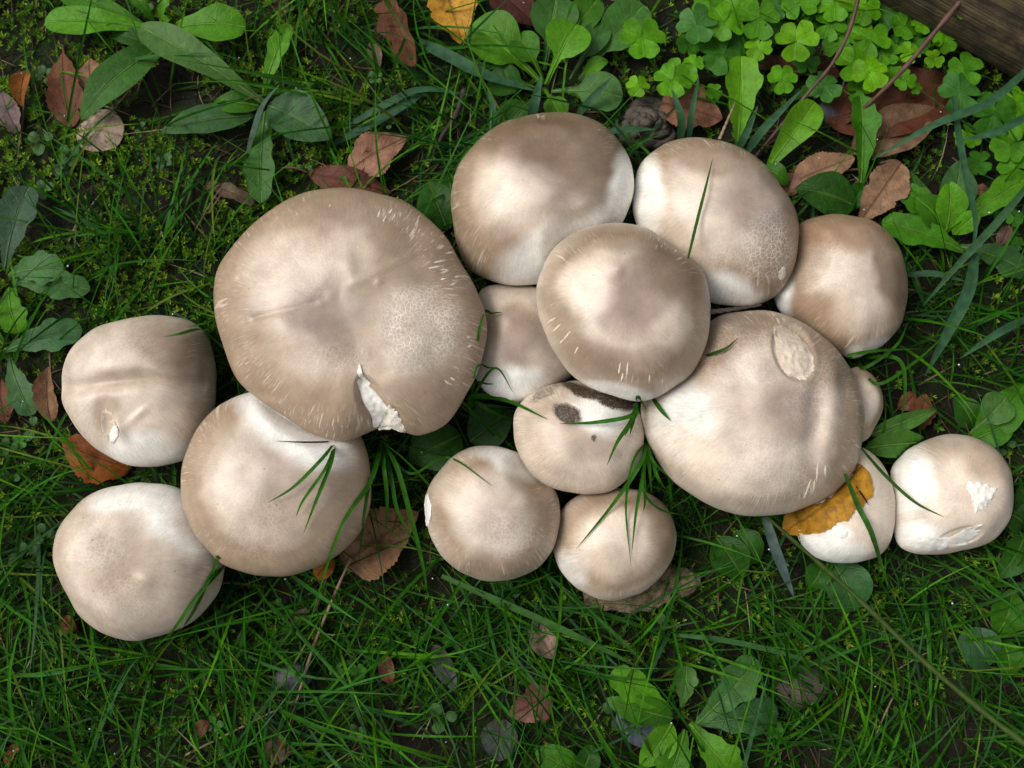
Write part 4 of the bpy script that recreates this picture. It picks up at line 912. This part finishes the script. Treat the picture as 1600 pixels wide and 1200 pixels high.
tuft((1012,690,95), [([(1000,725,150),p_(960,785,20),p_(900,858,8)],6,GB), ([(1005,740,140),p_(994,800,20),p_(987,866,8)],5,GB), ([(990,720,150),p_(978,790,18),p_(986,884,6)],4,GB), ([(1025,740,130),(1040,765,110)],5,GB), ([(1020,720,140),(1050,750,120)],4,GB), ([(1006,735,130),(1008,780,120),(1005,800,130)],5,GB), ([(1014,725,130),(1018,770,120)],5,GB), ([(1004,760,130),p_(1030,795,14),(1075,806,70)],4,GB)],
     'grass tuft falling over the small cream mushroom with blades across it')
tuft((524,690,140), [([p_(505,715,30),p_(460,760,14),p_(418,786,6)],5,GB), ([p_(510,730,30),p_(475,780,14),p_(462,808,6)],4.5,GB), ([p_(517,725,30),p_(495,780,14),p_(474,834,6)],5.5,GB), ([p_(480,691,16),p_(428,689,6)],2.5,(.02,.02,.015))],
     'grass blades fanned over the tan mushroom beside the torn cap')
tuft((597,690,60), [([(590,720,110),(575,760,130),(530,830,130),(480,985,70)],7,GB), ([(600,730,110),(605,780,100),(603,830,60)],6,GB), ([(620,730,100),(640,800,90),(660,880,50),(668,930,20)],7,GB), ([(610,740,100),(622,800,90),(650,850,60)],6,GB), ([(580,740,90),(570,800,70),(560,880,30)],5,GB), ([(640,740,90),(700,715,70),(770,760,40)],4,GB)],
     'grass tuft hanging below the torn edge of the largest mushroom')
tuft((735,640,50), [([(745,610,100),p_(775,575,14),p_(803,615,5)],4,GB), ([(752,500,120),p_(770,490,12),p_(785,488,6)],4,GB), ([(740,620,90),(790,625,80),p_(855,655,6)],8,GB), ([(745,630,80),(770,645,70),(800,655,50)],6,GB), ([(745,575,110),p_(765,575,10),p_(778,574,5)],3,GB), ([(742,600,100),p_(762,600,10),p_(772,600,5)],3,GB)],
     'grass tuft between the largest mushroom and the small wedged one')
tuft((1340,560,40), [([(1325,556,110),(1370,548,110),(1440,545,60)],5,GB), ([(1400,560,90),(1414,600,90),(1406,675,60)],6,GB), ([(1370,600,90),(1430,565,90),(1480,520,60)],5,GB), ([(1350,575,80),(1400,540,90),(1420,500,60)],5,GB)],
     'grass tuft between the reddish brown and tiny mushrooms')
tuft((352,880,30), [([(345,890,80),(310,930,90),(270,985,60),(235,1020,20)],6,GB), ([(340,870,90),(335,890,90),(315,915,80)],5,GB), ([(330,900,80),(300,960,60),(260,1010,30)],5,GB)],
     'grass blades leaning over the edge of the knobbly mushroom')
tuft((330,520,30), [([(310,515,100),(280,522,135),(255,526,on(258,526,6))],5,(.06,.17,.02)), ([(335,500,80),(320,505,100),(290,512,on(290,512,8))],4,GB)],
     'short green blades touching the top of the creased cream mushroom')

# ------------------------------------------------------------------ lawn grass, moss, thatch (uncountable)
nr = np.random.default_rng(5)
def density(u, v):
    d = np.full(u.shape, .34)
    d = np.where(v > 720, .85, d); d = np.where(v > 900, 1.0, d)
    d = np.where((u > 1150) & (v > 820), 1.25, d)
    d = np.where((u > 1380) & (v > 400) & (v < 700), .95, d)
    d = np.where((u > 530) & (u < 780) & (v < 300), .75, d)
    d = np.where((u > 120) & (u < 420) & (v > 340) & (v < 520), .95, d)
    d = np.where((u < 420) & (v < 340), .24, d)
    d = np.where((u > 1020) & (v < 300), .10, d)
    d = np.where((u > 740) & (u < 1020) & (v < 200), .08, d)
    d = np.where((u > 1230) & (v >= 300) & (v < 420), .3, d)
    d = np.where((u < 120) & (v > 380) & (v < 660), .42, d)
    d = np.where((u > 900) & (u < 1230) & (v > 1000), .7, d)
    d = np.where((u > 380) & (u < 900) & (v > 1000), .8, d)
    return d
def in_caps(P, zm=24):
    bad = np.zeros(P.shape[:-1], bool)
    for c in CAPS.values(): bad |= (c.rho(P[..., 0], P[..., 1]) < 1.035) & (P[..., 2] > c.zr-zm)
    return bad
def blades(N, Lr, wr, e0r, bendr, tints, seg=6, dens=True, zoff=0.0, dirk=.9, name='grass', label='', mat=None, clump=True, probs=None, floor=0.0):
    x = nr.uniform(-1150, 1150, N); y = nr.uniform(-900, 900, N)
    p0 = np.stack([x, y, gz(x, y)], -1); u, v = proj(p0)
    if dens:
        cl = .5+1.2*np.clip(fbm(x/70, y/70, 0, 41)*2.2-.6, 0, 1) if clump else 1
        pr_ = np.maximum(density(u, v)*cl, floor)
        for cx, cy, cr in CLEAR: pr_ = np.where(np.hypot(x-cx, y-cy) < cr, pr_*.22, pr_)
        keep = nr.random(N) < pr_; p0 = p0[keep]; x, y = p0[:, 0], p0[:, 1]; N = len(p0)
    base_dir = (fbm(x/120, y/120, 0, 61)*2-1)*5+1.0
    ph = base_dir+nr.normal(0, dirk, N); L = nr.uniform(*Lr, N)*np.where(nr.random(N) < .2, 1.35, 1)
    e0 = np.radians(nr.uniform(*e0r, N)); be = np.radians(nr.uniform(*bendr, N)); cv = nr.normal(0, .35, N)
    P = np.zeros((N, seg+1, 3)); P[:, 0] = p0-[0, 0, 3]; 
    for k in range(seg):
        f = (k+.5)/seg; e = e0-be*f; a = ph+cv*f
        P[:, k+1] = P[:, k]+(L/seg)[:, None]*np.stack([np.cos(e)*np.cos(a), np.cos(e)*np.sin(a), np.sin(e)], -1)
    g = gz(P[..., 0], P[..., 1]); P[:, 1:, 2] = np.maximum(P[:, 1:, 2], g[:, 1:]+2+3*nr.random((N, 1)))+zoff
    ok = ~in_caps(P).any(1); P = P[ok]; N = len(P); L = L[ok]
    w = nr.uniform(*wr, N)
    T = np.gradient(P, axis=1); T /= np.linalg.norm(T, axis=2, keepdims=True)+1e-9
    S = np.cross(T, np.array([0, 0, 1.])); S /= np.linalg.norm(S, axis=2, keepdims=True)+1e-9; Nn = np.cross(S, T)
    rl = nr.normal(0, .6, N)[:, None, None]; S2 = S*np.cos(rl)+Nn*np.sin(rl); N2 = Nn*np.cos(rl)-S*np.sin(rl)
    t = np.linspace(0, 1, seg+1); ww = np.clip(np.minimum(.7+1.2*t, 1)*np.clip((1-t)/.5, 0, 1)**.7, .05, 1)[None]*w[:, None]/2
    V = np.stack([P-S2*ww[..., None]+N2*(ww*.3)[..., None], P, P+S2*ww[..., None]+N2*(ww*.3)[..., None]], 2)
    V = V.reshape(-1, 3); m = (seg+1)*3
    fb = grid_faces(seg+1, 3)[:, ::-1]; Fc = (fb[None]+(np.arange(N)*m)[:, None, None]).reshape(-1, 4)
    ti = np.array(tints)[nr.choice(len(tints), N, p=probs)]*nr.uniform(.65, 1.35, (N, 1))
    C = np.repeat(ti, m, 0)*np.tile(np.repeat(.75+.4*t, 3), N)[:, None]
    return tag(mk(name, V, Fc, mat or M_GRASS, None, (0, 0, 0), {'tint': np.c_[C, np.ones(len(C))]}), label, 'grass', kind='stuff')
GT = [(.022, .130, .002), (.038, .175, .003), (.014, .090, .003), (.070, .235, .004), (.035, .125, .028), (.11, .19, .012)]
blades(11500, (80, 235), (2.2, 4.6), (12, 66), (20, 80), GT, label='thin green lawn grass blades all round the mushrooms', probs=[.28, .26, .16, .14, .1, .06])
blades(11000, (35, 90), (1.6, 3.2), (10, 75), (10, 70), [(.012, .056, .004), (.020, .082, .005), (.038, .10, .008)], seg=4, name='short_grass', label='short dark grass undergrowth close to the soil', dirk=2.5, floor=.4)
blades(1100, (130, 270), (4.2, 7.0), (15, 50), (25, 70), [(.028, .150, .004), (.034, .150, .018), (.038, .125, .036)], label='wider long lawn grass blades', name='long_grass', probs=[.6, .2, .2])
blades(3600, (25, 95), (1.4, 3.0), (2, 30), (0, 40), [(.20, .14, .07), (.12, .07, .035), (.36, .29, .17), (.06, .035, .018)], seg=4, dens=False, name='thatch', label='dead straw and thatch strewn on the soil', dirk=3, mat=M_GRASS)

# moss: tiny star-shaped shoots
Nm = 60000
x = nr.uniform(-1150, 1150, Nm); y = nr.uniform(-900, 900, Nm)
u, v = proj(np.stack([x, y, gz(x, y)], -1))
md = np.clip(fbm(x/90, y/90, 0, 71)*3-.9, 0, 1)*np.where((u < 560) & (v < 560), 1.3, np.where(v > 880, .32, .35))
k = nr.random(Nm) < md; x, y = x[k], y[k]; Nm = len(x)
hgt = nr.uniform(4, 16, Nm); base = np.stack([x, y, gz(x, y)+hgt], -1)
nl = 7; VV = []; 
a = nr.uniform(0, 6.28, (Nm, 1))+np.arange(nl)[None]*2*math.pi/nl+nr.normal(0, .2, (Nm, nl)); r = nr.uniform(4.5, 10, (Nm, 1))*nr.uniform(.7, 1.2, (Nm, nl))
el = nr.uniform(.1, 1.0, (Nm, nl))
d = np.stack([np.cos(a)*np.cos(el), np.sin(a)*np.cos(el), np.sin(el)], -1); sd = np.stack([-np.sin(a), np.cos(a), 0*a], -1)
b = base[:, None]+0*d
V = np.stack([b-[0, 0, 3], b+d*(r*.5)[..., None]+sd*(r*.16)[..., None], b+d*r[..., None], b+d*(r*.5)[..., None]-sd*(r*.16)[..., None]], 2)
ok = ~in_caps(b[:, 0]); V = V[ok]; Nm = len(V)
V = V.reshape(-1, 3); Fc = np.arange(len(V)).reshape(-1, 4)
ti = np.array([(.11, .22, .012), (.07, .17, .010), (.17, .27, .02), (.05, .12, .010)])[nr.choice(4, Nm)]*nr.uniform(1.1, 2.1, (Nm, 1))
C = np.repeat(ti, nl*4, 0)
tag(mk('moss', V, Fc, M_MOSS, None, (0, 0, 0), {'tint': np.c_[C, np.ones(len(C))]}), 'yellow-green moss shoots carpeting the soil', 'moss', kind='stuff')

# dew drops on blades and leaves
Nd = 150; x = nr.uniform(-900, 900, Nd); y = nr.uniform(-680, 680, Nd)
z = gz(x, y)+nr.uniform(14, 60, Nd); P = np.stack([x, y, z], -1); P = P[~in_caps(P, 60)]
ph = np.linspace(0.05, math.pi-.05, 6)[:, None]; th = np.linspace(0, 2*math.pi, 8, endpoint=False)[None]
D = np.stack([np.sin(ph)*np.cos(th), np.sin(ph)*np.sin(th), np.cos(ph)+0*th], -1).reshape(-1, 3)
V = (P[:, None]+D[None]*nr.uniform(.8, 1.6, (len(P), 1, 1))).reshape(-1, 3)
fb = grid_faces(6, 8, True)[:, ::-1]; Fc = (fb[None]+(np.arange(len(P))*48)[:, None, None]).reshape(-1, 4)
dm = NT('dew'); M_DEW = dm.finish((.55, .6, .6), .04, spec=1.0)
tag(mk('dew', V, Fc, M_DEW), 'tiny dew drops caught on the grass and leaves', 'dew', kind='stuff')
